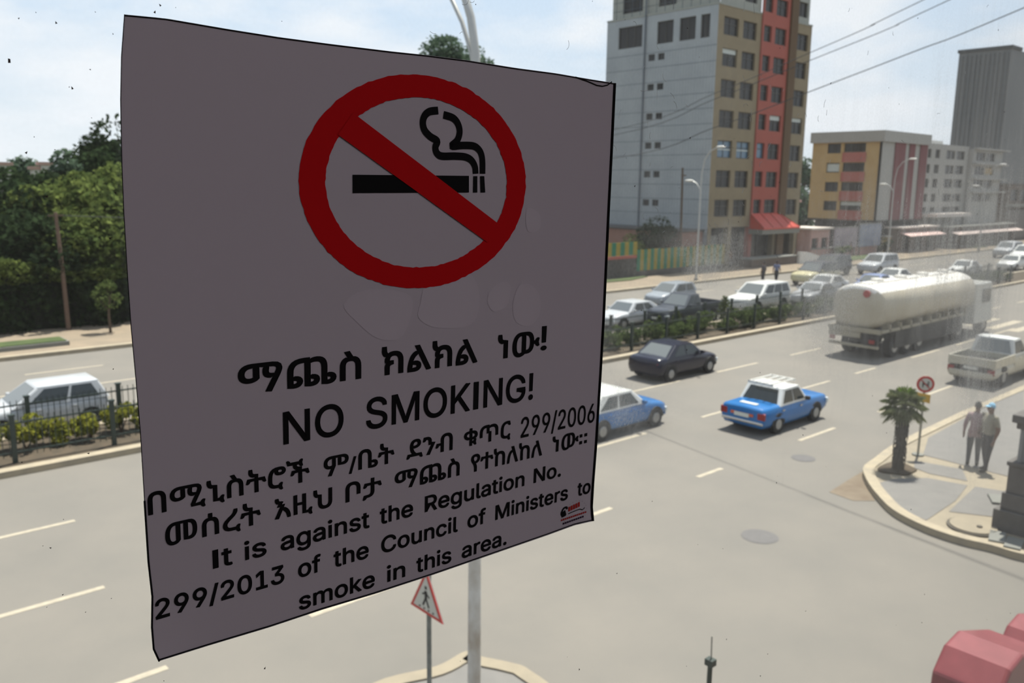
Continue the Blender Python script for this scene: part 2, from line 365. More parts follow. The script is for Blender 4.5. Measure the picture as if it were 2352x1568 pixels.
# young araucaria and slim saplings
def araucaria(px, py, h, label, w=.55):
    p = G(px, py); t = thing('sapling', label, 'sapling', (p[0], p[1], .1)); x, y = p[0], p[1]
    MB().tube([(x, y, 0), (x, y, h)], [.035, .012], 6).build('trunk', bark, t)
    P = []
    for k in range(8):
        z = h*(.3+.68*k/8); rr = w*(1-k/9)
        for a in range(6):
            ang = a*math.pi/3+k*.5
            for s in np.linspace(.1, 1, 9):
                for _ in range(3): P.append((x+math.cos(ang)*rr*s, y+math.sin(ang)*rr*s, z+.12*s*s+random.uniform(-.03, .03)))
    V, Q = leaves(np.array(P)+RNG.normal(size=(len(P), 3))*.02, .09); fastmesh('foliage', V, Q, lf_b, t, 'stuff')
araucaria(1662, 752, 1.75, 'young tiered conifer sapling in the central reservation between dark pickup and white SUV')
araucaria(1553, 762, 1.1, 'small conifer sapling among the median shrubs in front of the dark pickup', .35)
araucaria(1512, 772, 1.0, 'small conifer sapling among the median shrubs by the front of the dark pickup', .3)
# ================================================================== VEHICLES
def paintm(name, rgb, rough=.35): return mat('car_paint_'+name, rgb, rough, coat=.35, spec=.35, noise=(2, .08))
autoglass = mat('auto_glass', (36, 42, 42), .1, spec=.6); screen = mat('windscreen_glass', (118, 122, 122), .12, metal=.45)  # pale screen base paints in the sky mirrored by slanted windscreens
lampm = mat('lamp_lens', (200, 205, 205), .15)
rimm = mat('wheel_rim', (150, 150, 148), .4, metal=.6)
plate = mat('number_plate', (196, 196, 186), .5)
def section(x, zb, zt, hw, crown_=.025):
    q = [(0, zb), (hw-.12, zb), (hw-.02, zb+.12), (hw+.01, zb+(zt-zb)*.45), (hw-.015, zt-(zt-zb)*.28), (hw-.045, zt-.05), (hw-.11, zt), (0, zt+crown_)]
    return [(x, y, z) for y, z in q] + [(x, -y, z) for y, z in q[-2:0:-1]]
def loft(mb, secs):
    n = len(secs[0])
    mb.add([p for s in secs for p in s], [(i*n+k, i*n+(k+1) % n, (i+1)*n+(k+1) % n, (i+1)*n+k) for i in range(len(secs)-1) for k in range(n)] + [tuple(range(n-1, -1, -1)), tuple(range((len(secs)-1)*n, len(secs)*n))])
def vehicle(name, label, cat, x, y, dirn, spec, paint_, roofm=None, group=None, rot=0):
    L, Wd, H = spec['dim']; hw = Wd/2; belt = spec['belt']
    t = thing(name, label, cat, (x, y, 0), (0 if dirn > 0 else math.pi)+rot, group)
    kw = dict(world=False)
    mb = MB(); loft(mb, [section(a*L/2, spec.get('zb', .2)+e, zt, hw*w) for a, e, zt, w in spec['stations']]); mb.build('body', paint_, t, smooth=60, sub=0 if spec.get('boxy') else 1, bevel=.02 if spec.get('boxy') else 0, **kw)
    cab = spec['cab']; hb = hw-.04; ht = hw*spec.get('tumble', .8)
    xb0, xb1, xt0, xt1 = [a*L/2 for a in cab]; zr = H
    rm = roofm or paint_
    B = lambda u, v, s: None
    def side(s):  # corners of side plane: rear-bottom, front-bottom, front-top, rear-top
        return [Vector((xb0, s*hb, belt-.02)), Vector((xb1, s*hb, belt-.02)), Vector((xt1, s*ht, zr-.05)), Vector((xt0, s*ht, zr-.05))]
    sl_, sr_ = side(1), side(-1)
    mb = MB(); mb.add(sl_+sr_, [(0, 1, 2, 3), (7, 6, 5, 4), (1, 5, 6, 2), (4, 0, 3, 7)]); nr = 4
    vs = []
    for i in range(nr+1):
        u = i/nr; xx = xt0+(xt1-xt0)*u
        for j in range(nr+1):
            v = j/nr*2-1; vs.append((xx, v*ht, zr-.05+.055*(1-v**4)*(1-(2*u-1)**4)))
    mb.add(vs, [(i*(nr+1)+j, (i+1)*(nr+1)+j, (i+1)*(nr+1)+j+1, i*(nr+1)+j+1) for i in range(nr) for j in range(nr)])
    mb.build('cabin', rm, t, smooth=45, bevel=.05, segs=3, **kw)
    def pane(q, s0, s1, t0, t1, nm, s2=None, s3=None, m=autoglass):
        """q corners a,b,c,d ; bottom s0..s1, top s2..s3"""
        s2 = s0 if s2 is None else s2; s3 = s1 if s3 is None else s3
        f = lambda s, tt: (q[0].lerp(q[1], s)).lerp(q[3].lerp(q[2], s), tt)
        pp = [f(s0, t0), f(s1, t0), f(s3, t1), f(s2, t1)]; nn = (pp[1]-pp[0]).cross(pp[2]-pp[0]).normalized()
        cen = sum(pp, Vector())/4
        if nn.dot(cen-Vector(((xb0+xb1)/2, 0, belt))) < 0: nn = -nn
        mb = MB(); mb.add([p+nn*.012 for p in pp]+[p-nn*.01 for p in pp], [(0, 1, 2, 3), (7, 6, 5, 4), (0, 4, 5, 1), (1, 5, 6, 2), (2, 6, 7, 3), (3, 7, 4, 0)])
        return mb.build(nm, m, t, **kw)
    for q in (sl_, sr_):
        for (a, b, c, d) in spec['side']: pane(q, a, b, .14, .88, 'side_window', c, d)
    fr = [sl_[1], sr_[1], sr_[2], sl_[2]]; rr = [sl_[0], sr_[0], sr_[3], sl_[3]]
    pane(fr, .06, .94, .1, .92, 'windshield', .1, .9, m=spec.get('scr', screen))
    if spec.get('rearglass', True): pane(rr, .08, .92, spec.get('rg0', .12), .9, 'rear_window', .12, .88, m=spec.get('scr', screen))
    wr = spec['wr']
    for wx in spec['wheels']:
        for s in (-1, 1):
            y0, y1 = s*(hw-.2), s*(hw+.005); xx = wx*L/2
            w = MB().cyl((xx, y0, wr), (xx, y1, wr), wr, n=20).build('wheel', rubber, t, smooth=40, bevel=.02, **kw)
            MB().cyl((xx, y1-s*.02, wr), (xx, y1+s*.012, wr), wr*.62, wr*.5, n=16).build('hub_cap', rimm, w, **kw)
            ar = MB(); n = 14; pts = [(xx+math.cos(math.pi*i/n)*wr*1.22, wr+math.sin(math.pi*i/n)*wr*1.22) for i in range(n+1)]
            vv = [(a, s*(hw-.16), c) for a, c in pts]+[(a, s*(hw-.001), c) for a, c in pts]
            ar.add(vv, [(i, i+1, n+2+i, n+1+i) for i in range(n)]+[tuple(range(n+1, 2*n+2)), tuple(range(n, -1, -1))]); ar.build('wheel_arch', black, t, **kw)
    st = spec['stations']; zf = st[-1][2]; zrr = st[0][2]; bz = spec.get('bump', .36)
    bm_ = spec.get('bumperm', paint_)
    bx_ = bool(spec.get('boxy')); io = 0 if bx_ else .1; wi = .93 if bx_ else .8; bh = (-.05, .05) if spec.get('bumperm') else (-.1, .12)
    MB().box(L/2-.06-io, L/2+.03-io, -hw*wi, hw*wi, bz+bh[0], bz+bh[1]).build('front_bumper', bm_, t, bevel=.03, **kw)
    MB().box(-L/2-.03+io, -L/2+.06+io, -hw*wi, hw*wi, bz+bh[0], bz+bh[1]).build('rear_bumper', bm_, t, bevel=.03, **kw)
    for s in (-1, 1):
        lw = .84 if bx_ else .7
        MB().box(L/2-.1-io, L/2+.005-io, s*hw*lw-.15, s*hw*lw+.13, zf-.24, zf-.07).build('headlight', lampm, t, bevel=.03, **kw)
        MB().box(-L/2-.005+io*.6, -L/2+.08+io*.6, s*hw*lw-.13, s*hw*lw+.13, zrr-.28, zrr-.06).build('taillight', red, t, bevel=.02, **kw)
        mb = MB(); mx = xb1-.28 if xb1 > 0 else xb1-.2; mb.box(mx-.05, mx+.06, s*(hw+.01)-.0, s*(hw+.17) if s > 0 else s*(hw+.01), belt+.02, belt+.14) if s > 0 else mb.box(mx-.05, mx+.06, -(hw+.17), -(hw+.01), belt+.02, belt+.14)
        mb.build('mirror', paint_ if not spec.get('bumperm') else black, t, bevel=.02, **kw)
        for hx in spec.get('handles', (.05, -.22)): MB().box(hx*L-.07, hx*L+.07, s*hw-.01 if s > 0 else -hw-.02, s*hw+.02 if s > 0 else -hw+.01, belt-.16, belt-.12).build('door_handle', chrome if spec.get('bumperm') else paint_, t, **kw)
    MB().box(L/2-.05-io, L/2+.012-io, -hw*.42, hw*.42, zf-.22, zf-.09).build('grille', black, t, **kw)
    MB().box(L/2+.03-io, L/2+.045-io, -.26, .26, bz-.04, bz+.08).build('number_plate', plate, t, **kw)
    MB().box(-L/2-.045+io, -L/2-.02+io, -.26, .26, spec.get('plz', bz+.04)-.06, spec.get('plz', bz+.04)+.06).build('number_plate', plate, t, **kw)
    return t
S_HATCH = dict(dim=(3.68, 1.66, 1.5), belt=.93, stations=[(-1, .1, .84, .9), (-.95, .02, .95, .99), (-.4, 0, .96, 1), (.28, 0, .95, 1), (.55, 0, .92, .99), (.85, .02, .82, .95), (1, .1, .66, .84)],
    cab=(-.99, .5, -.84, .08), side=[(.1, .42, .14, .44), (.46, .86, .48, .86)], wheels=(-.67, .66), wr=.3)
S_SEDAN = dict(dim=(4.1, 1.7, 1.43), belt=.92, stations=[(-1, .12, .86, .88), (-.95, .02, .97, .97), (-.6, 0, .98, 1), (.2, 0, .93, 1), (.5, 0, .9, .99), (.85, .02, .8, .94), (1, .1, .64, .82)],
    cab=(-.74, .42, -.4, .1), side=[(.16, .48, .2, .48), (.52, .88, .52, .88)], wheels=(-.62, .62), wr=.31)
S_FAST = dict(dim=(4.1, 1.68, 1.38), belt=.88, stations=[(-1, .12, .84, .88), (-.95, .02, .93, .97), (-.6, 0, .93, 1), (.2, 0, .9, 1), (.5, 0, .87, .99), (.85, .02, .77, .94), (1, .1, .62, .82)],
    cab=(-.95, .4, -.55, .12), side=[(.2, .5, .24, .5), (.54, .88, .54, .88)], wheels=(-.6, .62), wr=.3)
S_BOX = dict(boxy=True, scr=autoglass, dim=(3.85, 1.58, 1.4), belt=.86, stations=[(-1, .14, .82, .95), (-.96, .05, .88, .99), (-.5, 0, .89, 1), (.25, 0, .88, 1), (.9, .03, .84, .98), (1, .12, .78, .95)],
    cab=(-.52, .36, -.36, .12), tumble=.82, side=[(.1, .47, .12, .47), (.51, .9, .51, .88)], wheels=(-.56, .62), wr=.3, bump=.42, bumperm=chrome, plz=.62)
S_SUV = dict(dim=(4.75, 1.86, 1.82), belt=1.14, stations=[(-1, .12, 1.05, .94), (-.97, .03, 1.15, .99), (-.3, 0, 1.16, 1), (.36, 0, 1.13, 1), (.55, 0, 1.11, .99), (.92, .02, 1.03, .95), (1, .1, .85, .9)],
    cab=(-.97, .48, -.88, .14), side=[(.05, .3, .07, .31), (.33, .6, .33, .6), (.63, .92, .63, .9)], wheels=(-.58, .6), wr=.38, bump=.52, zb=.3)
S_PICK = dict(boxy=True, dim=(5.1, 1.76, 1.74), belt=1.08, stations=[(-1, .12, .82, .97), (-.98, .03, .84, 1), (-.18, 0, .84, 1), (-.175, 0, 1.08, 1), (.36, 0, 1.08, 1), (.5, 0, 1.05, .99), (.92, .02, .98, .95), (1, .1, .82, .9)],
    cab=(-.17, .42, -.12, .16), side=[(.06, .46, .08, .47), (.51, .92, .52, .9)], wheels=(-.6, .6), wr=.36, bump=.5, zb=.3, handles=(.02, .12), plz=.75)
def bed(t, L, hw, m):
    for s in (-1, 1): MB().box(-L/2+.02, -.09*L, s*hw-.06 if s > 0 else -hw, s*hw if s > 0 else -hw+.06, .8, 1.16).build('bed_side', m, t, bevel=.015, world=False)
    MB().box(-L/2, -L/2+.06, -hw+.03, hw-.03, .6, 1.15).build('tailgate', m, t, bevel=.015, world=False)
    MB().box(-L/2+.06, -.09*L, -hw+.06, hw-.06, .85, .875).build('bed_floor', black, t, world=False)
silver = paintm('silver', (176, 178, 180)); dgrey = paintm('dark_grey', (62, 66, 74)); pwhite = paintm('white', (208, 208, 204)); pblue = paintm('taxi_blue', (12, 98, 160))
navy = paintm('navy', (12, 13, 34), .25); greyb = paintm('blue_grey', (138, 144, 150)); beige = paintm('beige', (176, 170, 152)); cream = paintm('pale_yellow', (190, 182, 146)); lav = paintm('pale_blue', (120, 136, 176))
vehicle('car', 'silver hatchback driving behind the median fence at the left edge', 'car', 6.1, 28.5, -1, S_HATCH, silver)
vehicle('car', 'dark navy sedan seen from behind just below the median kerb', 'car', 27.75, 21.05, 1, S_SEDAN, navy)
t1 = vehicle('taxi', 'blue taxi with white roof partly hidden behind the no smoking sign', 'taxi', 19.75, 17.4, 1, S_FAST, pblue, pwhite)
t2 = vehicle('taxi', 'old boxy blue taxi with white roof rack and chrome rear bumper in the middle lane', 'taxi', 24.45, 14.4, 1, S_BOX, pblue, pwhite)
# second taxi details: roof rack bars, trunk strip, plate
mb = MB()
for yy in (-.4, -.13, .13, .4): mb.box(-1.0, .35, yy-.02, yy+.02, 1.47, 1.5)
mb.box(-1.0, -.96, -.45, .45, 1.42, 1.5); mb.box(.3, .34, -.45, .45, 1.42, 1.5)
mb.build('roof_rack', white, t2, world=False)
MB().box(-1.65, -1.47, -.3, .3, .895, .925).build('trunk_lettering_strip', plate, t2, world=False)
MB().box(-1.95, -1.92, -.4, .4, .6, .68).build('orange_plate', mat('orange_plate', (190, 90, 50), .5), t2, world=False)
tp = vehicle('pickup_truck', 'beige double-cab pickup truck with white roof at the right edge', 'pickup', 37.6, 12.35, 1, S_PICK, beige, pwhite); bed(tp, 5.1, .88, beige)
vehicle('car', 'silver fastback sedan beyond the median right beside the sign edge', 'car', 35.6, 30.3, -1, S_FAST, silver)
vehicle('car', 'small silver-blue hatchback farthest left near the sandy far pavement', 'car', 43.9, 33.9, -1, S_HATCH, greyb)
dp = vehicle('pickup_truck', 'dark grey pickup truck with open bed beyond the median fence', 'pickup', 38.8, 28.9, -1, S_PICK, dgrey); bed(dp, 5.1, .88, dgrey)
vehicle('car', 'large white SUV driving toward the left beyond the median', 'car', 46.2, 28.9, -1, S_SUV, pwhite)
vehicle('car', 'pale silver sedan following behind the large white SUV', 'car', 52.5, 28.6, -1, S_SEDAN, silver)
vehicle('car', 'white sedan between the pale silver sedan and the yellow car', 'car', 57.6, 30.6, -1, S_SEDAN, pwhite)
vehicle('car', 'pale yellow car with dark roof near the far kerb', 'car', 62.8, 34.3, -1, S_SUV, cream, dgrey)
vehicle('car', 'dark grey SUV farthest back by the planter wall', 'car', 70.5, 37.2, -1, S_SUV, dgrey)
vehicle('car', 'pale blue car just left of the tanker top', 'car', 60.9, 28.7, -1, S_SEDAN, lav)
vehicle('car', 'white car beyond the rear end of the tanker', 'car', 66.7, 29.9, -1, S_SEDAN, pwhite)
vehicle('minivan', 'silver minivan on the far side of the road below the yellow building', 'van', 75.5, 35.3, -1, S_SUV, silver)
vehicle('car', 'small white car far along the road beyond the tanker top', 'car', 80.0, 29.6, -1, S_SEDAN, pwhite)
vehicle('car', 'distant silver car, topmost of the queue at the right edge', 'car', 106.5, 35.0, -1, S_SUV, silver)
vehicle('car', 'distant white car, lowest of the queue at the right edge', 'car', 90.5, 29.2, -1, S_SEDAN, pwhite)
vehicle('car', 'distant white van-like car cut by the right edge of the picture', 'car', 101.5, 31.6, -1, S_SUV, pwhite)
# tanker
def tanker():
    t = thing('tanker_truck', 'long off-white tanker truck with elliptical tank driving away', 'truck', (36.9, 18.0, 0))
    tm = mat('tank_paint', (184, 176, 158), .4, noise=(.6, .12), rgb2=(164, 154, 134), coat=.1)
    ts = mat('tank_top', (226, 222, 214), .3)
    n = 36; a_, b_ = 1.24, 1.0; zc = 2.33
    def ring(x, k):
        out = []
        for i in range(n):
            th = 2*math.pi*i/n; c, s = math.cos(th), math.sin(th)
            e = .78; out.append((x, 18.0+k*a_*math.copysign(abs(c)**e, c), zc+k*b_*math.copysign(abs(s)**e, s)))
        return out
    mb = MB(); xs = [(36.92, .8), (36.97, .93), (37.05, 1.0), (41.9, 1.0), (42.0, .985), (42.1, 1.0), (47.0, 1.0), (47.08, .93), (47.13, .8)]
    R = [p for x, k in xs for p in ring(x, k)]
    mb.add(R, [(i*n+k, i*n+(k+1) % n, (i+1)*n+(k+1) % n, (i+1)*n+k) for i in range(len(xs)-1) for k in range(n)]+[tuple(range(n-1, -1, -1)), tuple(range((len(xs)-1)*n, len(xs)*n))])
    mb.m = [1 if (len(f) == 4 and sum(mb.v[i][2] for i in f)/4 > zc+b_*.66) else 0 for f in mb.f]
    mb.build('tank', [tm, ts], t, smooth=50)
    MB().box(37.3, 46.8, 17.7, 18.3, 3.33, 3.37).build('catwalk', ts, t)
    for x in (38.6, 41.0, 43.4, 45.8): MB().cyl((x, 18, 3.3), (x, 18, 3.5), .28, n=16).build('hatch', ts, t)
    dk = mat('chassis', (46, 44, 42), .8); sd = mat('dirty_cream_metal', (150, 142, 122), .6, noise=(3, .2))
    MB().box(36.85, 47.2, 17.5, 18.5, .75, 1.35).build('chassis_frame', dk, t)
    for s, y0, y1 in ((0, 16.72, 16.84), (1, 19.16, 19.28)):
        MB().box(36.8, 46.2, y0, y1, 1.28, 1.4).build('side_rail', sd, t)
        for k in range(9): MB().box(37.5+k*1.05, 37.62+k*1.05, y0 if s == 0 else 18.9, 17.1 if s == 0 else y1, 1.3, 1.62).build('tank_support', sd, t)
        MB().box(38.2, 45.6, y0+.05, y1-.05, .45, 1.25).build('side_skirt', dk, t)
    MB().box(36.72, 36.86, 16.8, 19.2, 1.22, 1.42).build('rear_cross_beam', sd, t)
    MB().box(36.75, 36.9, 16.9, 17.6, .7, 1.2).build('rear_light_panel', dk, t)
    MB().box(36.75, 36.9, 17.7, 19.2, .95, 1.2).build('rear_plate_panel', sd, t)
    MB().box(36.7, 36.86, 16.85, 19.15, .55, .68).build('rear_bumper', sd, t, bevel=.02)
    for y in (17.0, 18.85): MB().box(36.66, 36.72, y, y+.25, .78, .95).build('taillight', red, t, bevel=.01)
    MB().cyl((36.9, 17.62, 2.95), (36.84, 17.62, 2.95), .16, n=16).build('red_badge', mat('red_badge', (150, 40, 34), .5), t)
    for x in (38.4, 39.7, 41.0, 45.6, 48.9):
        for y0, y1 in ((16.85, 17.2), (18.8, 19.15)):
            w = MB().cyl((x, y0, .52), (x, y1, .52), .52, n=22).build('wheel', rubber, t, smooth=40, bevel=.03)
            yy = y0 if y0 < 18 else y1; MB().cyl((x, yy-.02, .52), (x, yy+.02, .52), .28, n=14).build('hub_cap', rimm, w)
    cb = mat('cab_paint', (196, 196, 188), .4, coat=.4)
    mb = MB(); mb.add([(47.45, 16.8, .6), (49.9, 16.8, .6), (49.9, 19.2, .6), (47.45, 19.2, .6), (47.45, 16.85, 2.75), (49.55, 16.85, 2.75), (49.55, 19.15, 2.75), (47.45, 19.15, 2.75)],
        [(0, 3, 2, 1), (4, 5, 6, 7), (0, 1, 5, 4), (1, 2, 6, 5), (2, 3, 7, 6), (3, 0, 4, 7)]); mb.build('cab', cb, t, bevel=.08, segs=3)
    for y in (16.78, 19.19): MB().box(48.3, 49.3, y, y+.03, 1.7, 2.4).build('side_window', autoglass, t)
    mb = MB(); mb.quad((49.93, 17.0, 1.6), (49.93, 19.0, 1.6), (49.66, 19.0, 2.5), (49.66, 17.0, 2.5)); mb.build('windshield', autoglass, t, solid=.02)
tanker()
# ================================================================== STREET LAMPS
lampg = mat('galvanised_steel', (168, 168, 164), .45, noise=(3, .1), metal=.3)
def street_lamp(x, y, label, road=-1, near=False, group=None):
    t = thing('street_lamp', label, 'street lamp', (x, y, .1), 0, group)
    MB().cyl((x, y, .05), (x, y, .3), .17, n=14).build('base', conc if not near else white, t)
    if near:
        MB().tube([(x, y, .1), (x, y, 4), (x, y, 8.9)], [.1, .085, .07], 14).build('pole', mat('peeling_pole_paint', (205, 205, 202), .6, noise=(2.2, .3), rgb2=(150, 138, 122), stretch=(1, 1, .6)), t, smooth=True)
        A = [(y+dy, z) for dy, z in [(0, 8.8), (.02, 9.2), (.12, 9.65), (.3, 10.05), (.75, 10.7), (1.5, 11.2)]]
        Bc = [(y+dy, z) for dy, z in [(0, 8.8), (.1, 9.2), (.3, 9.62), (.6, 10.05), (1.1, 10.4), (1.7, 10.6)]]
        for P, r in ((A, .055), (Bc, .03)):
            MB().tube([(x, a, b) for a, b in P], r, 10).build('arm', lampg, t, smooth=True)
            a, b = P[-1]; MB().ball((x, a+.3, b+.02), .13, .38, .08).build('lamp_head', white, t, smooth=True)
        return
    MB().tube([(x, y, .1), (x, y, 4), (x, y, 7.4)], [.1, .08, .06], 10).build('pole', lampg, t, smooth=True)
    A = [(0, 7.3), (-.05, 8.6), (-.25, 9.6), (-.7, 10.2), (-1.4, 10.5)]; Bc = [(0, 7.0), (.1, 7.35), (.4, 7.75), (.85, 7.95)]
    for P, s in ((A, -1), (Bc, 1)):
        MB().tube([(x, y+a*(-road), b) for a, b in P], .05, 8).build('arm', lampg, t, smooth=True)
        a, b = P[-1]; MB().ball((x, y+(a+s*.28)*(-road), b+.02), .15, .42, .09).build('lamp_head', white, t, smooth=True)
street_lamp(56.2, 40.9, 'double-headed grey street lamp in front of the corner of the tall grey tower')
street_lamp(89.5, 40.9, 'double-headed grey street lamp in front of the red-striped building')
street_lamp(113.5, 40.6, 'double-headed grey street lamp before the white office block, farthest away')
pp = G(1089, 1635)
street_lamp(pp[0], pp[1], 'tall near lamp post with peeling white paint, behind the sign and rising above it', near=True)
# ================================================================== SIGN POSTS
def tri_sign():
    c = AT(985, 1372, 9.6); t = thing('warning_sign', 'triangular red-edged pedestrian warning sign on a thin post below the poster', 'traffic sign', (c[0], c[1], 0))
    dpost = mat('sign_post_grey', (70, 74, 70), .7, noise=(4, .5), rgb2=(130, 132, 126))
    MB().tube([(c[0], c[1], .05), (c[0], c[1], c[2]+.3)], .03, 8).build('post', dpost, t)
    # plate plane: through measured corners
    d3 = np.array([0, -1., 0]); up = np.array([0, 0, 1.])
    P = lambda a, b, k=0: tuple(c+d3*a+up*b+np.cross(d3, up)*k)
    tri = [(-.33, -.2), (.33, -.2), (0, .37)]
    sc = lambda s: [(a*s, (b+.01)*s-.01) for a, b in tri]
    def plate_(s, k0, k1, m, nm):
        q = sc(s); mb = MB(); mb.add([P(a, b, k0) for a, b in q]+[P(a, b, k1) for a, b in q], [(0, 1, 2), (5, 4, 3), (0, 3, 4, 1), (1, 4, 5, 2), (2, 5, 3, 0)]); mb.build(nm, m, t)
    s = -1
    plate_(1.0, .03, .04, mat('sign_red', (170, 50, 44), .5), 'red_border')
    plate_(1.0, .02, .03, mat('sign_back', (120, 122, 120), .6), 'back_plate')
    plate_(.78, .04, .044, mat('sign_face', (178, 176, 166), .5), 'sign_face')
    mb = MB()
    def stroke(a, b, w):
        a = np.array(a); b = np.array(b); u = (b-a)/np.linalg.norm(b-a); v = np.array([-u[1], u[0]])*w/2
        q = [a-v, b-v, b+v, a+v]; mb.add([P(x, y, .044) for x, y in q]+[P(x, y, .047) for x, y in q], [(3, 2, 1, 0), (4, 5, 6, 7), (0, 1, 5, 4), (1, 2, 6, 5), (2, 3, 7, 6), (3, 0, 4, 7)])
    stroke((0, .0), (.0, .1), .05); stroke((0, .12), (0, .16), .04); stroke((0, .01), (-.06, -.1), .03); stroke((0, .01), (.06, -.1), .03); stroke((0, .08), (.07, .03), .022); stroke((0, .08), (-.07, .04), .022)
    for k in range(4): stroke((-.14+k*.09, -.135), (-.11+k*.09, -.135), .02)
    mb.build('walking_figure', black, t)
tri_sign()
def round_sign():
    b = G(2108, 1045, .14); x, y = b[0], b[1]; t = thing('road_sign', 'round red-ringed prohibition sign with a yellow plate on a thin post beside the palm', 'traffic sign', (x, y, .14))
    MB().tube([(x, y, .1), (x, y, 2.45)], .035, 8).build('post', mat('sign_post_beige', (150, 146, 132), .7), t)
    MB().cyl((x, y, .14), (x, y, .18), .16, n=12).build('foot', conc, t)
    n = Vector((-.80, -.6, 0)); r = Vector((.6, -.8, 0)); c = Vector((x, y, 2.22)) + n*.04
    MB().cyl(c, c+n*.015, .235, n=28).build('red_ring', mat('sign_red', (170, 50, 44), .5), t)
    MB().cyl(c+n*.015, c+n*.02, .17, n=28).build('sign_face', mat('sign_face', (178, 176, 166), .5), t)
    mb = MB()
    for a0, b0, a1, b1 in ((-.07, -.09, -.07, .09), (.07, -.09, .07, .09), (-.07, 0, .07, 0)):
        u = Vector((0, 0, 1)); pa = c+n*.022+r*a0+u*b0; pb = c+n*.022+r*a1+u*b1; mb.cyl(pa, pb, .015, n=6)
    mb.build('symbol', black, t)
    mb = MB()
    pa = c+n*.026-r*.13+Vector((0, 0, .13)); pb = c+n*.026+r*.13-Vector((0, 0, .13)); mb.cyl(pa, pb, .014, n=6); mb.build('slash', mat('sign_red', (170, 50, 44), .5), t)
    u = Vector((0, 0, 1)); q = [c-r*.22-u*.36, c+r*.16-u*.5, c+r*.16-u*.72, c-r*.22-u*.52]
    q = [c-r*.3-u*.22, c+r*.16-u*.3, c+r*.16-u*.55, c-r*.3-u*.42]
    mb = MB(); mb.add([tuple(p) for p in q]+[tuple(p+n*.015) for p in q], [(3, 2, 1, 0), (4, 5, 6, 7), (0, 1, 5, 4), (1, 2, 6, 5), (2, 3, 7, 6), (3, 0, 4, 7)]); mb.build('yellow_plate', mat('yellow_plate', (186, 148, 60), .6), t)
round_sign()
# ================================================================== PALM
def palm():
    b = G(2062, 1078, .14); x, y = b[0], b[1]; t = thing('fan_palm', 'short fan palm with shaggy trunk on the pavement corner', 'palm', (x, y, .14))
    H = 1.95
    tm = mat('shaggy_trunk', (74, 68, 58), .95, noise=(12, .4), bump=(30, .6))
    MB().tube([(x, y, .1), (x-.01, y, .5), (x+.03, y, 1.1), (x+.02, y, H)], [.17, .12, .12, .075], 12).build('trunk', tm, t, smooth=True)
    P = []; mb = MB()
    for k in range(150):
        z = random.uniform(.35, 1.6); a = random.uniform(0, 6.28); r = .135
        mb.tube([(x+math.cos(a)*r*.7, y+math.sin(a)*r*.7, z+.12), (x+math.cos(a)*(r+.03), y+math.sin(a)*(r+.03), z), (x+math.cos(a)*(r+.02), y+math.sin(a)*(r+.02), z-.16)], [.02, .016, .004], 4)
    mb.build('leaf_husks', tm, t)['kind'] = 'stuff'
    gm = [leafmat('palm_leaf', (88, 96, 68), (128, 132, 98), 4), leafmat('palm_leaf_young', (84, 110, 40), (120, 140, 60), 4)]
    for k in range(28):
        a = k*2.4; el = 1.45-2.3*(k/28)+random.uniform(-.1, .1); l = .3
        d = Vector((math.cos(a)*math.cos(el), math.sin(a)*math.cos(el), math.sin(el))); o = Vector((x, y, H-.05)); tip = o+d*l
        mb = MB(); mb.tube([o, o+d*l*.5+Vector((0, 0, .02)), tip], [.014, .011, .008], 5)
        s = d.cross(Vector((0, 0, 1))); s = s.normalized() if s.length > .1 else Vector((1, 0, 0)); n = s.cross(d).normalized()
        for j in range(15):
            th = math.radians(-100+200*j/14); dd = (d*math.cos(th)+s*math.sin(th)).normalized(); ll = .38*(1-.25*abs(j-7)/7)
            w = s*math.cos(th)-d*math.sin(th); mid = tip+dd*ll*.55; e = tip+dd*ll-Vector((0, 0, .09+.05*random.random()))
            mb.add([tip, mid+w*.02+n*.01, e, mid-w*.02], [(0, 1, 2), (0, 2, 3)])
        mb.build('frond', gm[1] if k < 3 else gm[0], t)
    mb = MB(); mb.prism([(x+math.cos(a)*(.55+.1*math.sin(3*a)), y+math.sin(a)*(.5+.1*math.cos(2*a))) for a in np.linspace(0, 6.2, 22)], .13, .18); mb.build('planting_bed', soil, t)
palm()
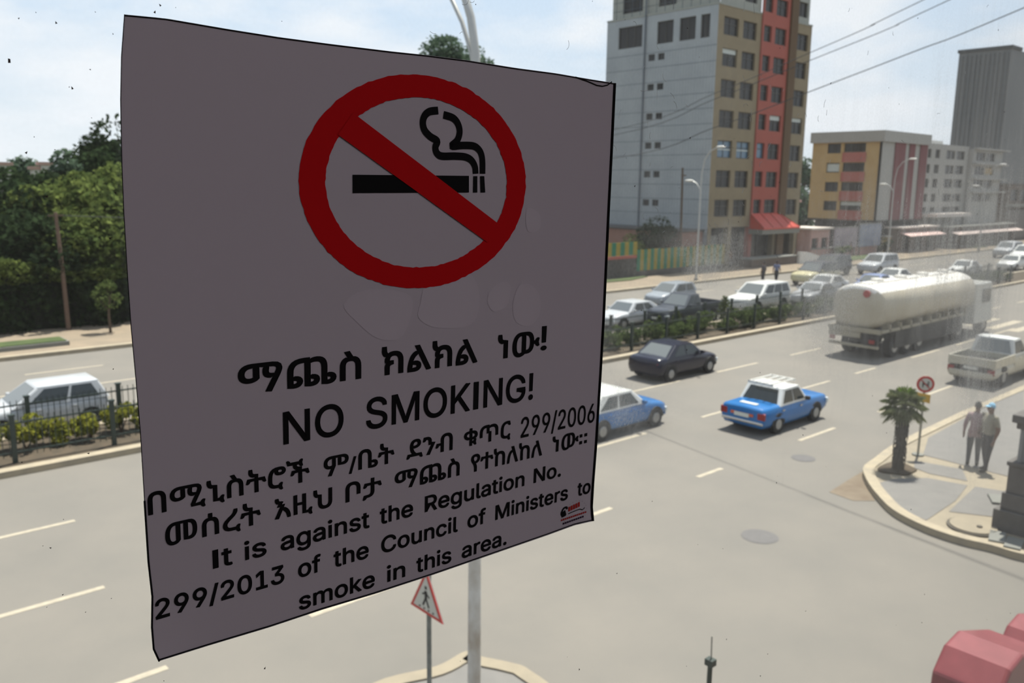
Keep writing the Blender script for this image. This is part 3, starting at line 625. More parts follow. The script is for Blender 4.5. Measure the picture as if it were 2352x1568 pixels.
# ================================================================== PEOPLE
skin = mat('skin_brown', (96, 62, 44), .6)
hairm = mat('black_hair', (18, 15, 14), .9)
def person(x, y, rz, h, shirt, trousers, shoes, label, pose='stand', cap=None, z0=.14, longtop=False):
    """continuous skinned body; materials change at cuffs, waist and neck"""
    t = thing('person', label, 'person', (x, y, z0), rz)
    s = h/1.75; J = {}; E = []
    def j(n, x_, y_, z_, r): J[n] = (x_*s, y_*s, z_*s, r*s*(1.22 if r > .036 and z_ < 1.45 else 1)); return n
    j('pelvis', 0, 0, .96, .135); j('belly', .01, 0, 1.1, .13); j('chest', .02, 0, 1.3, .15); j('neck0', 0, 0, 1.46, .07); j('neck', .01, 0, 1.52, .052); j('head0', .03, 0, 1.6, .075); j('head1', .03, 0, 1.68, .088); j('head2', .02, 0, 1.73, .06)
    E += [('pelvis', 'belly'), ('belly', 'chest'), ('chest', 'neck0'), ('neck0', 'neck'), ('neck', 'head0'), ('head0', 'head1'), ('head1', 'head2')]
    j('nose', .125, 0, 1.625, .016); E.append(('head0', 'nose'))
    for sd, q in ((1, 'l'), (-1, 'r')):
        kx = {'stand': .02, 'walk': .12*sd, 'lean': .03*sd}[pose]; ax = {'stand': .0, 'walk': .34*sd, 'lean': .1*sd}[pose]
        j('hip'+q, 0, .09*sd, .9, .105); j('knee'+q, kx+.02, .1*sd, .5, .062); j('ank'+q, ax, .11*sd, .1, .042); j('heel'+q, ax-.04, .11*sd, .045, .04); j('toe'+q, ax+.17, .12*sd, .035, .035)
        E += [('pelvis', 'hip'+q), ('hip'+q, 'knee'+q), ('knee'+q, 'ank'+q), ('ank'+q, 'heel'+q), ('heel'+q, 'toe'+q)]
        j('sho'+q, 0, .185*sd, 1.4, .065)
        if pose == 'lean' and sd < 0: el, wr, hd = (-.1, -.36, 1.2), (.05, -.26, 1.02), (.1, -.22, .98)
        else: el, wr, hd = (-.03, .26*sd, 1.12), (.06, .27*sd, .88), (.09, .265*sd, .8)
        if pose == 'walk': wr = (wr[0]-.12*sd, wr[1], wr[2]); hd = (hd[0]-.16*sd, hd[1], hd[2])
        j('elb'+q, *el, .045); j('wri'+q, *wr, .028); j('palm'+q, *hd, .034)
        E += [('chest', 'sho'+q), ('sho'+q, 'elb'+q), ('elb'+q, 'wri'+q), ('wri'+q, 'palm'+q)]
        for f, (dx, dy, dl) in enumerate([(.03, 0, .085), (.01, .0, .095), (-.012, 0, .09), (-.03, 0, .07), (.05, -.02*sd, .05)]):
            j('f%d%s' % (f, q), hd[0]+dx*1.2, hd[1]+dy, hd[2]-dl, .009); E.append(('palm'+q, 'f%d%s' % (f, q)))
    names = list(J); idx = {n: i for i, n in enumerate(names)}
    me = bpy.data.meshes.new('body'); me.from_pydata([J[n][:3] for n in names], [(idx[a], idx[b]) for a, b in E], []); ob = bpy.data.objects.new('body', me); COL.objects.link(ob)
    md = ob.modifiers.new('skin', 'SKIN'); sk = me.skin_vertices[0].data if me.skin_vertices else None
    if sk is None:
        bm = bmesh.new(); bm.from_mesh(me); bm.verts.layers.skin.verify(); bm.to_mesh(me); bm.free(); sk = me.skin_vertices[0].data
    for i, n in enumerate(names): sk[i].radius = (J[n][3]*(1.0 if n not in ('chest', 'belly', 'pelvis') else .8), J[n][3]*(1.0 if n not in ('chest', 'belly', 'pelvis') else 1.15)); sk[i].use_root = (n == 'pelvis')
    sb = ob.modifiers.new('sub', 'SUBSURF'); sb.levels = 2; sb.render_levels = 2
    dg = bpy.context.evaluated_depsgraph_get(); nm = bpy.data.meshes.new_from_object(ob.evaluated_get(dg)); bpy.data.objects.remove(ob)
    nm.materials.clear()
    for q in (skin, shirt, trousers, shoes): nm.materials.append(q)
    for p in nm.polygons:
        c = p.center/s; arm = abs(c.y) > .2 and c.z > .7
        mi = 0
        if c.z < .09: mi = 3
        elif c.z < (.8 if longtop else .98) and not arm: mi = 2
        elif arm and c.z < (1.2 if not longtop else .92): mi = 0
        elif c.z < 1.49: mi = 1
        p.material_index = mi; p.use_smooth = True
    nm.name = 'body'; ob = bpy.data.objects.new('body', nm); COL.objects.link(ob); ob.parent = t
    mb = MB(); mb.ball((.012*s, 0, 1.675*s), .093*s, .085*s, .1*s, 14, 10)
    mb.v = [(a, b, max(c, 1.63*s) if a > -.02*s else max(c, 1.59*s)) for a, b, c in mb.v]
    mb.build('cap' if cap else 'hair', cap or hairm, t, smooth=True, world=False)
    if cap: MB().ball((.1*s, 0, 1.69*s), .09*s, .075*s, .012*s).build('cap_brim', cap, t, smooth=True, world=False)
    mb = MB()
    for sd in (1, -1): mb.ball((.105*s, .03*sd*s, 1.655*s), .012*s, nu=8, nv=6)
    mb.build('eyes', black, t, world=False)
    mb = MB(); mb.ball((.108*s, 0, 1.585*s), .008*s, .024*s, .007*s, 8, 6); mb.build('mouth', mat('lips', (90, 42, 38), .6), t, world=False)
    mb = MB()
    for sd in (1, -1): mb.ball((.02*s, .088*sd*s, 1.635*s), .018*s, .01*s, .028*s, 8, 6)
    mb.build('ears', skin, t, smooth=True, world=False)
cloth = lambda n, c: mat('cloth_'+n, c, .9, noise=(8, .15))
p = G(2262, 1080, .14)
person(p[0], p[1], 2.6, 1.86, cloth('tan', (132, 126, 110)), cloth('navy', (14, 16, 32)), black, 'man in light blue cap, tan shirt and dark blue trousers standing on the corner pavement', 'lean', mat('cap_blue', (126, 178, 206), .8))
p = G(2232, 1068, .14)
person(p[0], p[1], .4, 1.78, cloth('pink_grey', (150, 126, 128)), cloth('grey', (64, 66, 72)), black, 'person in pinkish top and grey trousers standing left of the man in the blue cap', 'stand', longtop=True)
p = G(1752, 650, .02); person(p[0], p[1], 1.5, 1.72, cloth('dark', (56, 50, 54)), cloth('dark2', (44, 42, 48)), black, 'pedestrian in dark clothes standing at the edge of the far pavement', 'stand', z0=0)
p = G(1782, 648, .02); person(p[0], p[1], .3, 1.74, cloth('blue', (96, 104, 132)), cloth('dark2', (44, 42, 48)), black, 'pedestrian in grey-blue shirt walking on the far side of the road', 'walk', z0=0)
p = G(1702, 618, .13); person(p[0], 45.4, -1.4, 1.7, cloth('ochre', (120, 86, 60)), cloth('dark2', (44, 42, 48)), black, 'person in brown standing in front of the shop doors of the tall tower', 'stand', z0=.13)
p = G(1927, 590, .13); person(p[0], 44.5, 2, 1.7, cloth('maroon', (88, 44, 46)), cloth('dark2', (44, 42, 48)), black, 'person in maroon beside the grass below the yellow building', 'stand', z0=.13)
# ================================================================== BUILDINGS
greyw = mat('grey_panel_wall', (152, 157, 158), .8, noise=(.5, .08), rgb2=(140, 145, 147))
seam = mat('panel_seam', (84, 92, 100), .9)
olive = mat('olive_wall', (130, 118, 94), .85, noise=(1.2, .12), rgb2=(120, 108, 86))
orange = mat('orange_wall', (148, 78, 66), .8, noise=(1.0, .1))
brownw = mat('brown_pier', (88, 68, 46), .85, noise=(1.2, .12))
glassb = mat('blue_window_glass', (70, 100, 122), .15, spec=.7)
frm = mat('window_frame_grey', (66, 64, 60), .6); blindm = mat('white_blind', (178, 184, 180), .7)
def tower():
    X0, X1, Y0, Y1 = 65.9, 81.7, 47.0, 60.1
    t = thing('office_tower', 'tall grey, olive and orange tower block on the street corner', 'building', (X0, Y0, 0))
    rows = [22.4-2.68*i for i in range(7)]
    cols = [(66.8, 69.1), (69.8, 72.0)]
    holes = []; info = []
    for r, zt in enumerate(rows):
        for c, (a, b) in enumerate(cols): holes.append((a, b, zt-1.55, zt)); info.append(('o', r, c))
    mb = MB(); wallholes(mb, 'y', Y0, X0, 72.7, 3.75, 23.4, holes, .3, 1)
    rh = [(79.0, 81.1, zt-1.55+.0, zt) for zt in rows]
    wallholes(mb, 'y', Y0, 78.6, X1, 3.4, 23.4, rh, .3, 1)
    mb.box(X1-.02, X1, Y0, Y1, 0, 23.4); mb.box(X0+.02, X1, Y1-.02, Y1, 0, 23.2)
    mb.build('olive_facade', olive, t)
    for k, h in enumerate(holes):
        _, r, c = info[k]
        window(t, 'y', Y0, h, 1, frm, glassb if r == 4 else glassd, 1, .62, .24, blind=((.72, .98, blindm) if (r, c) == (1, 0) else ((.45, .52, blindm) if r == 4 else None)))
    for k, h in enumerate(rh): window(t, 'y', Y0, h, 1, frm, glassd, 1, .62, .24, blind=((.75, .98, blindm) if k == 3 else None))
    oh = []
    for zt in rows: oh += [(73.0, 74.3, zt-1.45, zt), (74.9, 76.9, zt-1.5, zt)]
    oh2 = [(73.0, 74.3, 23.6, 25.0), (74.9, 76.9, 23.5, 25.0), (73.0, 74.3, 26.0, 27.4), (74.9, 76.9, 26, 27.4)]
    mb = MB(); wallholes(mb, 'y', Y0-.12, 72.7, 77.4, 3.7, 27.8, oh+oh2, .3, 1); mb.box(72.7, 72.72, Y0-.12, Y0, 3.7, 27.8); mb.box(77.38, 77.4, Y0-.12, Y0, 3.7, 27.8)
    mb.build('orange_facade', orange, t)
    for k, h in enumerate(oh+oh2): window(t, 'y', Y0-.12, h, 1, frm, glassb if k == 8 else glassd, 1 if k % 2 else 0, .62, .24, blind=((.7, .98, blindm) if k == 7 else None))
    MB().box(77.4, 78.6, Y0-.3, Y0+.4, 0, 27.8).build('brown_pier', brownw, t)
    # upper storeys, slightly set back, small tiles
    uw = mat('upper_tile_wall', (142, 144, 136), .8, noise=(2, .1))
    uh = [(67.0, 69.0, 25.2-1.1, 25.4), (70.0, 72.0, 25.2-1.1, 25.4)]
    mb = MB(); wallholes(mb, 'y', Y0+.12, X0+.35, 72.7, 23.4, 27.5, uh, .3, 1); wallholes(mb, 'y', Y0+.12, 78.6, X1-.45, 23.4, 27.5, [(79.1, 80.9, 24.0, 25.4)], .3, 1)
    lh = [(55.9, 58.4, 23.9, 25.6), (51.9, 54.0, 24.0, 25.6), (48.6, 50.4, 24.1, 25.6)]
    wallholes(mb, 'x', X0+.3, Y0+.12, Y1-.4, 23.4, 27.5, lh, .3, 1)
    mb.box(X0+.3, X1-.4, Y0+.3, Y1-.3, 27.4, 27.5)
    mb.build('upper_storey', uw, t)
    for h in uh+[(79.1, 80.9, 24.0, 25.4)]: window(t, 'y', Y0+.12, h, 1, frm, glassd, 1, 0, .24)
    for h in lh: window(t, 'x', X0+.3, h, 1, frm, glassd, 2, 0, .24)
    mb = MB()
    for k in range(13): mb.box(X0+.28, X0+.3, Y0+.2+k*1.0, Y0+.24+k*1.0, 23.4, 27.5)
    for z in (24.2, 25.0, 25.8, 26.6): mb.box(X0+.28, X0+.3, Y0+.12, Y1-.4, z, z+.03)
    mb.build('tile_joints', seam, t)['kind'] = 'stuff'
    MB().box(X0-.05, X1+.05, Y0-.05, Y1+.02, 23.3, 23.45).build('cornice', uw, t)
    # grey side wall
    bh = [(55.6, 58.6, 20.6, 22.6), (51.9, 53.8, 20.6, 22.6), (49.4, 51.2, 20.6, 22.6), (47.85, 48.85, 20.6, 22.6)]
    sh = []
    for i in range(6):
        z = 19.75-i*2.71; sh += [(53.95, 54.75, z-.6, z), (52.8, 53.6, z-.6, z)]
    mb = MB(); wallholes(mb, 'x', X0, Y0, Y1, 0, 23.4, bh+sh, .25, 1); mb.build('grey_side_wall', greyw, t)
    for h in bh: window(t, 'x', X0, h, 1, frm, glassd, 2 if h[1]-h[0] > 2 else 1, 0, .2)
    for h in sh: window(t, 'x', X0, h, 1, frm, glassd, 0, 0, .2, fw=.05)
    for z in [3.6+i*1.355 for i in range(13)]: MB().box(X0-.01, X0, Y0, Y1, z, z+.04).build('panel_seam', seam, t)
    mb = MB()
    for k in range(40): mb.box(X0-.006, X0, Y0+.3+k*.325, Y0+.315+k*.325, 3.6, 20.2)
    mb.build('fine_seams', mat('fine_seam', (112, 120, 126), .9), t)['kind'] = 'stuff'
    MB().cyl((X0-.1, 55.15, .2), (X0-.1, 55.15, 27.4), .07, n=8).build('drain_pipe', seam, t)
    # ground floor
    gl = mat('shop_glass', (34, 36, 38), .2, spec=.6)
    MB().box(X0, 78.6, Y0+.9, Y0+1.1, 0, 3.7).build('shop_glazing', gl, t)
    for i, x in enumerate((66.2, 69.4, 72.9, 77.2, 81.2)): MB().box(x-.25, x+.25, Y0-.05, Y0+.45, 0, 3.75).build('column', olive if i != 2 else orange, t)
    for i, (a, b) in enumerate(((67.0, 68.6), (70.2, 72.0), (73.6, 75.0), (75.4, 76.8), (79, 80.6))):
        MB().box(a, b, Y0+.75, Y0+.85, .2, 3.0).build('shop_window', conc if i in (0,) else glassd, t)
    MB().box(72.6, 79.3, Y0-1.6, Y0-.05, 3.05, 3.5).build('canopy_fascia', mat('fascia_grey', (112, 112, 104), .7), t)
    a = MB(); a.add([(72.7, Y0-.12, 5.0), (77.6, Y0-.12, 5.0), (79.2, Y0-1.7, 3.65), (72.6, Y0-1.7, 3.65), (72.7, Y0-.12, 3.5), (77.6, Y0-.12, 3.5), (79.2, Y0-1.7, 3.5), (72.6, Y0-1.7, 3.5)],
        [(0, 3, 2, 1), (4, 5, 6, 7), (0, 4, 7, 3), (3, 7, 6, 2), (1, 2, 6, 5), (0, 1, 5, 4)]); a.build('awning', mat('awning_orange', (176, 62, 44), .5), t)
    for x in (72.6, 74.3, 76.0, 77.7, 79.2):
        MB().tube([(min(x, 77.6), Y0-.13, 5.03), (x, Y0-1.7, 3.68)], .03, 5).build('awning_rib', orange, t)
tower()
# planter wall with white sloping parapet
t = thing('planter_wall', 'low grey stone planter wall with a white sloping parapet in front of the tower entrance', 'wall', (70, 43.6, .13))
MB().box(69.3, 77.3, 44.3, 45.6, 0, .85).build('stone_wall', mat('planter_stone', (96, 84, 76), .9, noise=(2, .25)), t)
MB().box(69.2, 77.4, 44.2, 45.7, .85, .97).build('coping', conc, t)
mb = MB(); mb.add([(77.3, 44.3, 0), (80.6, 42.4, 0), (80.6, 42.4, .45), (78.2, 43.9, 1.25), (77.3, 44.3, 1.3), (77.3, 44.0, 0), (80.6, 42.1, 0), (80.6, 42.1, .45), (78.2, 43.6, 1.25), (77.3, 44.0, 1.3)],
    [(0, 1, 2, 3, 4), (9, 8, 7, 6, 5), (4, 3, 8, 9), (3, 2, 7, 8), (2, 1, 6, 7), (0, 4, 9, 5)]); mb.build('sloping_parapet', white, t)
# low wall beside tower and striped fence
t = thing('low_building', 'low salmon-coloured building with flat roof along the grey side of the tower', 'building', (64, 47, 0))
salmon = mat('salmon_wall', (140, 104, 90), .9, noise=(1.2, .15))
MB().box(62.6, 65.8, 47.4, 64, 0, 3.45).build('wall', salmon, t); MB().box(62.4, 65.86, 47.3, 64.1, 3.45, 3.62).build('roof', mat('old_roof', (74, 72, 70), .9), t)
def stripes():
    t = thing('striped_fence', 'corrugated metal fence painted in yellow and green vertical stripes', 'fence', (46, 45.5, .13))
    ye = mat('fence_yellow', (158, 140, 48), .7, noise=(3, .15)); gr = mat('fence_teal', (40, 122, 92), .7, noise=(3, .15))
    x = 46.0; k = 0
    while x < 66.5:
        z0, z1 = (1.95, 3.02) if x < 54.1 else (.62, 2.35+.02*math.sin(k))
        w = .52 if x < 54.1 else .44
        mb = MB(); n = 4
        for i in range(n): a = x+w*i/n; mb.box(a, a+w/n*.55, 45.46, 45.5, z0, z1); mb.box(a+w/n*.55, a+w/n, 45.5, 45.54, z0, z1)
        mb.build('panel', ye if k % 2 else gr, t); x += w; k += 1
    MB().box(54.1, 66.5, 45.42, 45.62, .12, .62).build('stone_base', stone, t)
    MB().box(54.1, 66.5, 45.55, 45.62, 2.1, 2.2).build('rail', metald, t)
    for x in (54.1, 57.2, 60.3, 63.4, 66.4): MB().box(x-.05, x+.05, 45.55, 45.66, .1, 2.3).build('post', metald, t)
stripes()
t = thing('stone_wall', 'dark rubble stone wall with an orange coping under the striped fence', 'wall', (30, 45.6, .13))
mb = MB()
for i in range(34):
    for r in range(4): 
        x = 37.2+i*.5+(r % 2)*.25
        if x < 53.8: mb.box(x+.02, x+.48, 45.38+RNG.uniform(0, .04), 45.8, .13+r*.4, .5+r*.4)
mb.build('rubble_stones', stone, t)['kind'] = 'stuff'
MB().box(37, 54.1, 45.42, 45.85, .1, 1.74).build('wall_core', stone, t)
MB().box(37, 54.15, 45.36, 45.7, 1.72, 1.93).build('coping', orange, t)
# yellow building with striped side
yell = mat('yellow_wall', (174, 148, 104), .85, noise=(.8, .1), rgb2=(164, 136, 88)); pred = mat('pink_red_panel', (158, 92, 82), .8, noise=(1.5, .1))
lgrey = mat('light_grey_wall', (152, 150, 144), .85, noise=(.8, .08)); mar = mat('maroon_stripe', (108, 58, 60), .8, noise=(1.5, .15))
def yellow():
    X0, Y0 = 99.0, 47.0; t = thing('yellow_building', 'yellow four-storey building with a white and maroon striped street side', 'building', (X0, Y0, 0))
    holes = []
    for i in range(4):
        z = 12.75-2.27*i; holes += [(52.05, 53.75, z-1.15, z), (48.95, 51.65, z-1.05, z)]
    mb = MB(); wallholes(mb, 'x', X0, Y0, 55.7, 3.8, 12.9, holes, .3, 1); mb.box(X0, 111, Y0+.35, 55.7, 3.7, 3.8); mb.box(X0+.3, 111, 55.6, 55.7, 3.8, 12.9); mb.build('yellow_wall', yell, t)
    for k, h in enumerate(holes): window(t, 'x', X0, h, 1, frm, glassd, 1 if k % 2 == 0 else 2, 0, .22, blind=((.1, .9, blindm) if k == 2 else ((.55, .95, blindm) if k == 7 else None)))
    for i in range(4): z = 12.75-2.27*i-1.05; MB().box(X0-.12, X0, 48.85, 51.75, z-1.15, z-.02).build('red_panel', pred, t)
    mb = MB(); mb.box(X0, 111.2, Y0, Y0+.3, 3.8, 12.9); mb.build('street_wall', lgrey, t)
    for a, b in ((102.2, 104.9), (106.0, 107.5), (109.0, 111.0)): MB().box(a, b, Y0-.12, Y0, 3.8, 12.9).build('maroon_stripe', mar, t)
    MB().box(X0-.35, 111.3, Y0-.35, 55.9, 12.85, 14.1).build('roof_parapet', lgrey, t)
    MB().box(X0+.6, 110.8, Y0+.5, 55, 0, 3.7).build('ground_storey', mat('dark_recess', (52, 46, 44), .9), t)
    MB().box(X0-.1, 111.3, Y0-.1, 55.8, 3.55, 3.8).build('soffit', mat('dark_soffit', (50, 44, 38), .9), t)
yellow()
def whitebuilding():
    X0, Y0 = 111.6, 47.4; t = thing('white_office_block', 'white five-storey office block with rows of windows beyond the red-striped building', 'building', (X0, Y0, 0))
    h1 = []; 
    rows = [(11.4, 12.5), (9.5, 10.6), (7.7, 8.8), (5.9, 6.9), (4.6, 5.2)]
    for z0, z1 in rows: h1 += [(112.4, 113.4, z0, z1), (114.6, 116.0, z0, z1), (118.0, 120.8, z0, z1), (121.2, 124.0, z0, z1)]
    mb = MB(); wallholes(mb, 'y', Y0, X0, 125.3, 0, 13.2, h1, .3, 1); mb.box(X0, X0+.02, Y0, 60, 0, 13.2); mb.box(X0, 125.3, Y0+.5, 60, 13.1, 13.2); mb.build('street_wall', lgrey, t)
    for h in h1: window(t, 'y', Y0, h, 1, frm, glassd, 1, 0, .22)
    h2 = []
    for z0, z1 in rows[:4]: h2 += [(126.3, 129.6, z0, z1), (130, 133, z0, z1)]
    mb = MB(); wallholes(mb, 'y', Y0-.6, 125.3, 136, 0, 12.9, h2, .3, 1); mb.box(125.3, 125.32, Y0-.6, Y0, 0, 12.9); mb.box(125.3, 136, Y0, 60, 12.8, 12.9); mb.build('right_wing', lgrey, t)
    for k, h in enumerate(h2): window(t, 'y', Y0-.6, h, 1, frm, glassd, 2, 0, .22, blind=((.1, .9, mat('ochre_blind', (160, 134, 84), .7)) if k == 3 else None))
    for z in (12.9, 10.9, 8.9, 7.1): MB().box(125.3, 137.4, Y0-1.1, Y0-.6, z-.05, z+.18).build('balcony_slab', lgrey, t)
    MB().box(113.5, 119, Y0+1, Y0+4, 13.2, 13.7).build('roof_lettering_panel', white, t)
    MB().box(111.6, 122.5, Y0-2.2, Y0, 4.0, 4.45).build('canopy', mat('canopy_pinkish', (196, 186, 178), .6), t)
whitebuilding()
t = thing('grey_tower', 'very tall plain grey tower in the right background', 'building', (220, 76, 0))
gt = mat('far_tower_wall', (112, 113, 112), .85, noise=(.3, .1), stretch=(1, 1, .2))
MB().box(220, 262, 76.4, 87.8, 0, 39.2).build('shaft', gt, t)
MB().box(219.7, 226, 76.1, 88.1, 39.2, 39.9).build('roof_edge', mat('far_tower_edge', (80, 82, 82), .9), t)
for k in range(11): MB().box(219.75, 220, 76.9+k*1.0, 77.3+k*1.0, 4, 38.4).build('facade_rib', mat('far_rib', (104, 106, 106), .9), t)
for k in range(20): MB().box(219.9, 220, 76.6, 87.6, 3+k*1.85, 3.12+k*1.85).build('floor_band', mat('far_rib', (104, 106, 106), .9), t)
t = thing('brown_shop_block', 'brown two-storey block with dark glass at the right edge behind the queue of cars', 'building', (138, 46.5, 0))
h = [(139.6, 143, 5.9, 7.6), (143.4, 147, 5.9, 7.6), (147.4, 152, 5.9, 7.6)]
mb = MB(); wallholes(mb, 'y', 46.4, 138.3, 176, 0, 8.3, h, .4, 1); mb.box(138.3, 138.5, 46.4, 58, 0, 8.3); mb.box(138.3, 176, 46.4, 58, 8.2, 8.4); mb.build('wall', mat('brown_tile_wall', (98, 82, 70), .85, noise=(1, .2)), t)
for q in h: window(t, 'y', 46.4, q, 1, frm, glassd, 3, 0, .3)
MB().box(137.8, 176, 45.4, 46.4, 5.0, 5.4).build('canopy', conc, t)
MB().box(138.6, 176, 46.2, 46.4, .3, 4.6).build('shopfront', mat('shopfront_dark', (60, 52, 50), .4), t)
# shops and kiosks between
def shop(name, label, x0, x1, y0, y1, z, wall, roofm, awn=None, doors=2, zr=.18, z0=0):
    t = thing(name, label, 'shop', (x0, y0, .1))
    holes = []; w = (x1-x0)/doors
    for i in range(doors): holes.append((x0+w*i+w*.18, x0+w*(i+1)-w*.18, .35, z*.72))
    mb = MB(); wallholes(mb, 'y', y0, x0, x1, z0, z, holes, .35, 1); mb.box(x0, x0+.02, y0, y1, z0, z); mb.box(x1-.02, x1, y0, y1, z0, z); mb.box(x0, x1, y1-.02, y1, z0, z); mb.build('wall', wall, t)
    for h in holes: window(t, 'y', y0, h, 1, frm, glassd, 1, .5, .28, name='shop_window')
    MB().box(x0-.3, x1+.3, y0-.3, y1+.3, z, z+zr).build('roof', roofm, t)
    if awn: MB().add([(x0, y0, z*.84), (x1, y0, z*.84), (x1, y0-1.3, z*.72), (x0, y0-1.3, z*.72), (x0, y0, z*.84-.06), (x1, y0, z*.84-.06), (x1, y0-1.3, z*.72-.06), (x0, y0-1.3, z*.72-.06)], [(0, 3, 2, 1), (4, 5, 6, 7), (2, 3, 7, 6), (0, 4, 7, 3), (1, 2, 6, 5)]).build('awning', awn, t)
pink = mat('pink_wall', (176, 142, 134), .85, noise=(1, .1)); wroof = mat('white_roof', (196, 186, 176), .6); ochre = mat('ochre_wall', (168, 140, 84), .85, noise=(1, .1))
shop('kiosk', 'small pink kiosk with pale flat roof right of the tower', 82.6, 86.6, 46.0, 49, 3.2, pink, wroof)
shop('annex', 'narrow two-storey yellow annex with a pink canopy between tower and yellow building', 82.6, 86.5, 50, 56, 5.9, ochre, pink, zr=.3, doors=1)
shop('shop', 'low shop with a pale pink awning at the foot of the striped building', 101, 111, 44.9, 46.4, 2.9, mat('dull_wall', (104, 92, 84), .9, noise=(1, .2)), wroof, mat('awning_pink', (206, 176, 168), .6), 3)
shop('shop', 'low brownish shop front at the foot of the white office block', 113, 136, 44.2, 46.2, 2.7, mat('dull_brown', (92, 82, 74), .9, noise=(1, .2)), conc, mat('awning_pale', (186, 168, 160), .6), 7)
def billboard(x0, x1, y, z0, z1, label, cols):
    t = thing('billboard', label, 'billboard', (x0, y, 0))
    MB().box(x0, x1, y, y+.12, z0, z1).build('panel', mat('poster_%d' % cols, (164, 152, 156) if cols == 0 else (150, 154, 164), .7, noise=(.9, .3), rgb2=(120, 108, 118) if cols == 0 else (104, 110, 130)), t)
    for x in (x0+.3, x1-.3): MB().box(x-.06, x+.06, y+.05, y+.15, 0, z1).build('post', metald, t)
    MB().box(x0-.05, x1+.05, y-.03, y+.14, z1, z1+.08).build('frame', conc, t)
billboard(86.9, 92.0, 45.6, 1.1, 3.3, 'faded pinkish billboard on the low wall below the yellow building', 0)
billboard(92.1, 97.2, 45.4, 1.1, 3.6, 'faded bluish billboard directly right of the pinkish one', 1)
t = thing('garden_wall', 'low pinkish garden wall under the billboards', 'wall', (82, 45, 0)); MB().box(82.8, 97.5, 45.9, 46.2, 0, 1.15).build('wall', pink, t); MB().box(82.7, 97.6, 45.85, 46.25, 1.15, 1.25).build('coping', conc, t)
t = thing('gate_column', 'pale ochre gate column at the right end of the billboards', 'column', (98, 45, 0)); MB().box(97.8, 98.5, 44.8, 45.5, 0, 2.0).build('shaft', ochre, t); MB().box(97.7, 98.6, 44.7, 45.6, 2.0, 2.15).build('cap', conc, t)
for nm, a, b, c, d in (('lawn', 82, 94, 42.6, 45.2), ('lawn', 117, 121, 42.2, 43.6), ('lawn', 125, 129, 42.2, 43.6)):
    tag(MB().box(a, b, c, d, .1, .2).build(nm, grass), {82: 'green lawn strip below the billboards', 117: 'small oval green bed left of its twin on the far pavement', 125: 'small green bed farthest right on the far pavement'}[a], 'lawn')
tag(MB().prism([(42, 44.4), (52, 44.0), (55, 44.9), (55, 45.3), (42, 45.3)], .12, .2).build('lawn', grass), 'strip of grass at the foot of the rubble stone wall', 'lawn')
shrub(60.2, 48.6, 2.4, 4.9, lf_d, 'large dark bushy tree behind the striped fence', None, 6000, .22, 0, 'bushy_tree')
shrub(57.4, 49.2, 1.7, 3.6, lf_b, 'lighter yellowish bush left of the large dark one behind the striped fence', None, 2600, .2, 0, 'bush')
shrub(87, 44.6, .9, 1.5, lf_g, 'round green bush left of the billboards', None, 800, .2, .1, 'bush')
shrub(95.8, 44.0, .9, 2.2, lf_d, 'dark upright shrub right below the bluish billboard', None, 800, .2, .1, 'shrub')
# ================================================================== HEDGE AND TREES ON THE LEFT
t = thing('garden_hedge', 'long dark overgrown hedge along the back of the far pavement at left', 'hedge', (25, 47.6, 0))
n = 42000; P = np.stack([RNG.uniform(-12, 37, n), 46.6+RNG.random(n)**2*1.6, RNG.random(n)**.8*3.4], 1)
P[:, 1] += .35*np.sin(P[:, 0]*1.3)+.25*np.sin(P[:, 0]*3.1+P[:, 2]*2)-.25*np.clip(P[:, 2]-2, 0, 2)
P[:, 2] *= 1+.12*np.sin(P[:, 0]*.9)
hi = P[:, 2] > 2.5; V, Q = leaves(P[~hi], .24, .1); fastmesh('lower_foliage', V, Q, lf_d, t, 'stuff'); V, Q = leaves(P[hi], .26, .5); fastmesh('upper_foliage', V, Q, lf_b, t, 'stuff')  # sunlit hedge top and shaded front put into the leaf colours
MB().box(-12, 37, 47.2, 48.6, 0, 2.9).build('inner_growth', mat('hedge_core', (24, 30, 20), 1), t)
def tree(x, y, h, r, lm, label, group=None, nl=5200, size=.38, clumps=26, base=.25, name='tree', rz=None, trunk=.22):
    t = thing(name, label, 'tree', (x, y, 0), 0, group)
    rz = rz or h*(1-base)/2; zc = h-rz
    (V, Q), cc = crown((x, y, zc), (r, r, rz*.92), nl, size, clumps); fastmesh('foliage', V, Q, lm, t, 'stuff')
    MB().tube([(x, y, 0), (x+.1, y, zc*.5), (x, y, zc+rz*.4)], [trunk, trunk*.75, trunk*.3], 8).build('trunk', bark, t, smooth=True)
    for c in cc[:6]:
        c = Vector(c); m = Vector((x, y, zc-rz*.5)).lerp(c, .5)+Vector((0, 0, .3)); MB().tube([(x, y, zc-rz*.55), m, c], [trunk*.45, trunk*.3, trunk*.1], 5).build('branch', bark, t)
    return t
def tpx(px, ptop, dist, r, lm, label, **k):
    p = AT(px, ptop, dist); return tree(p[0], p[1], p[2], r, lm, label, **k)
tpx(15, 385, 55, 3.6, lf_d, 'dark rounded tree at the left edge behind the hedge', nl=9000)
tpx(75, 430, 53, 3.0, lf_b, 'lower mid-green tree second from the left edge behind the hedge', nl=8000)
tpx(135, 420, 54, 2.8, lf_b, 'yellow-green tree directly behind the brown utility pole', nl=8000)
tpx(200, 405, 56, 3.4, lf_b, 'broad yellow-green tree beside the left edge of the sign', nl=9000)
tpx(262, 375, 58, 3.6, lf_b, 'green tree half hidden by the left edge of the sign', nl=9000)
tpx(150, 470, 50.5, 2.2, lf_b, 'low bright tree in front of the others, right of the utility pole', nl=6500, size=.3)
tpx(225, 480, 50, 2.2, lf_b, 'low bright tree touching the sign edge above the hedge', nl=6500, size=.3)
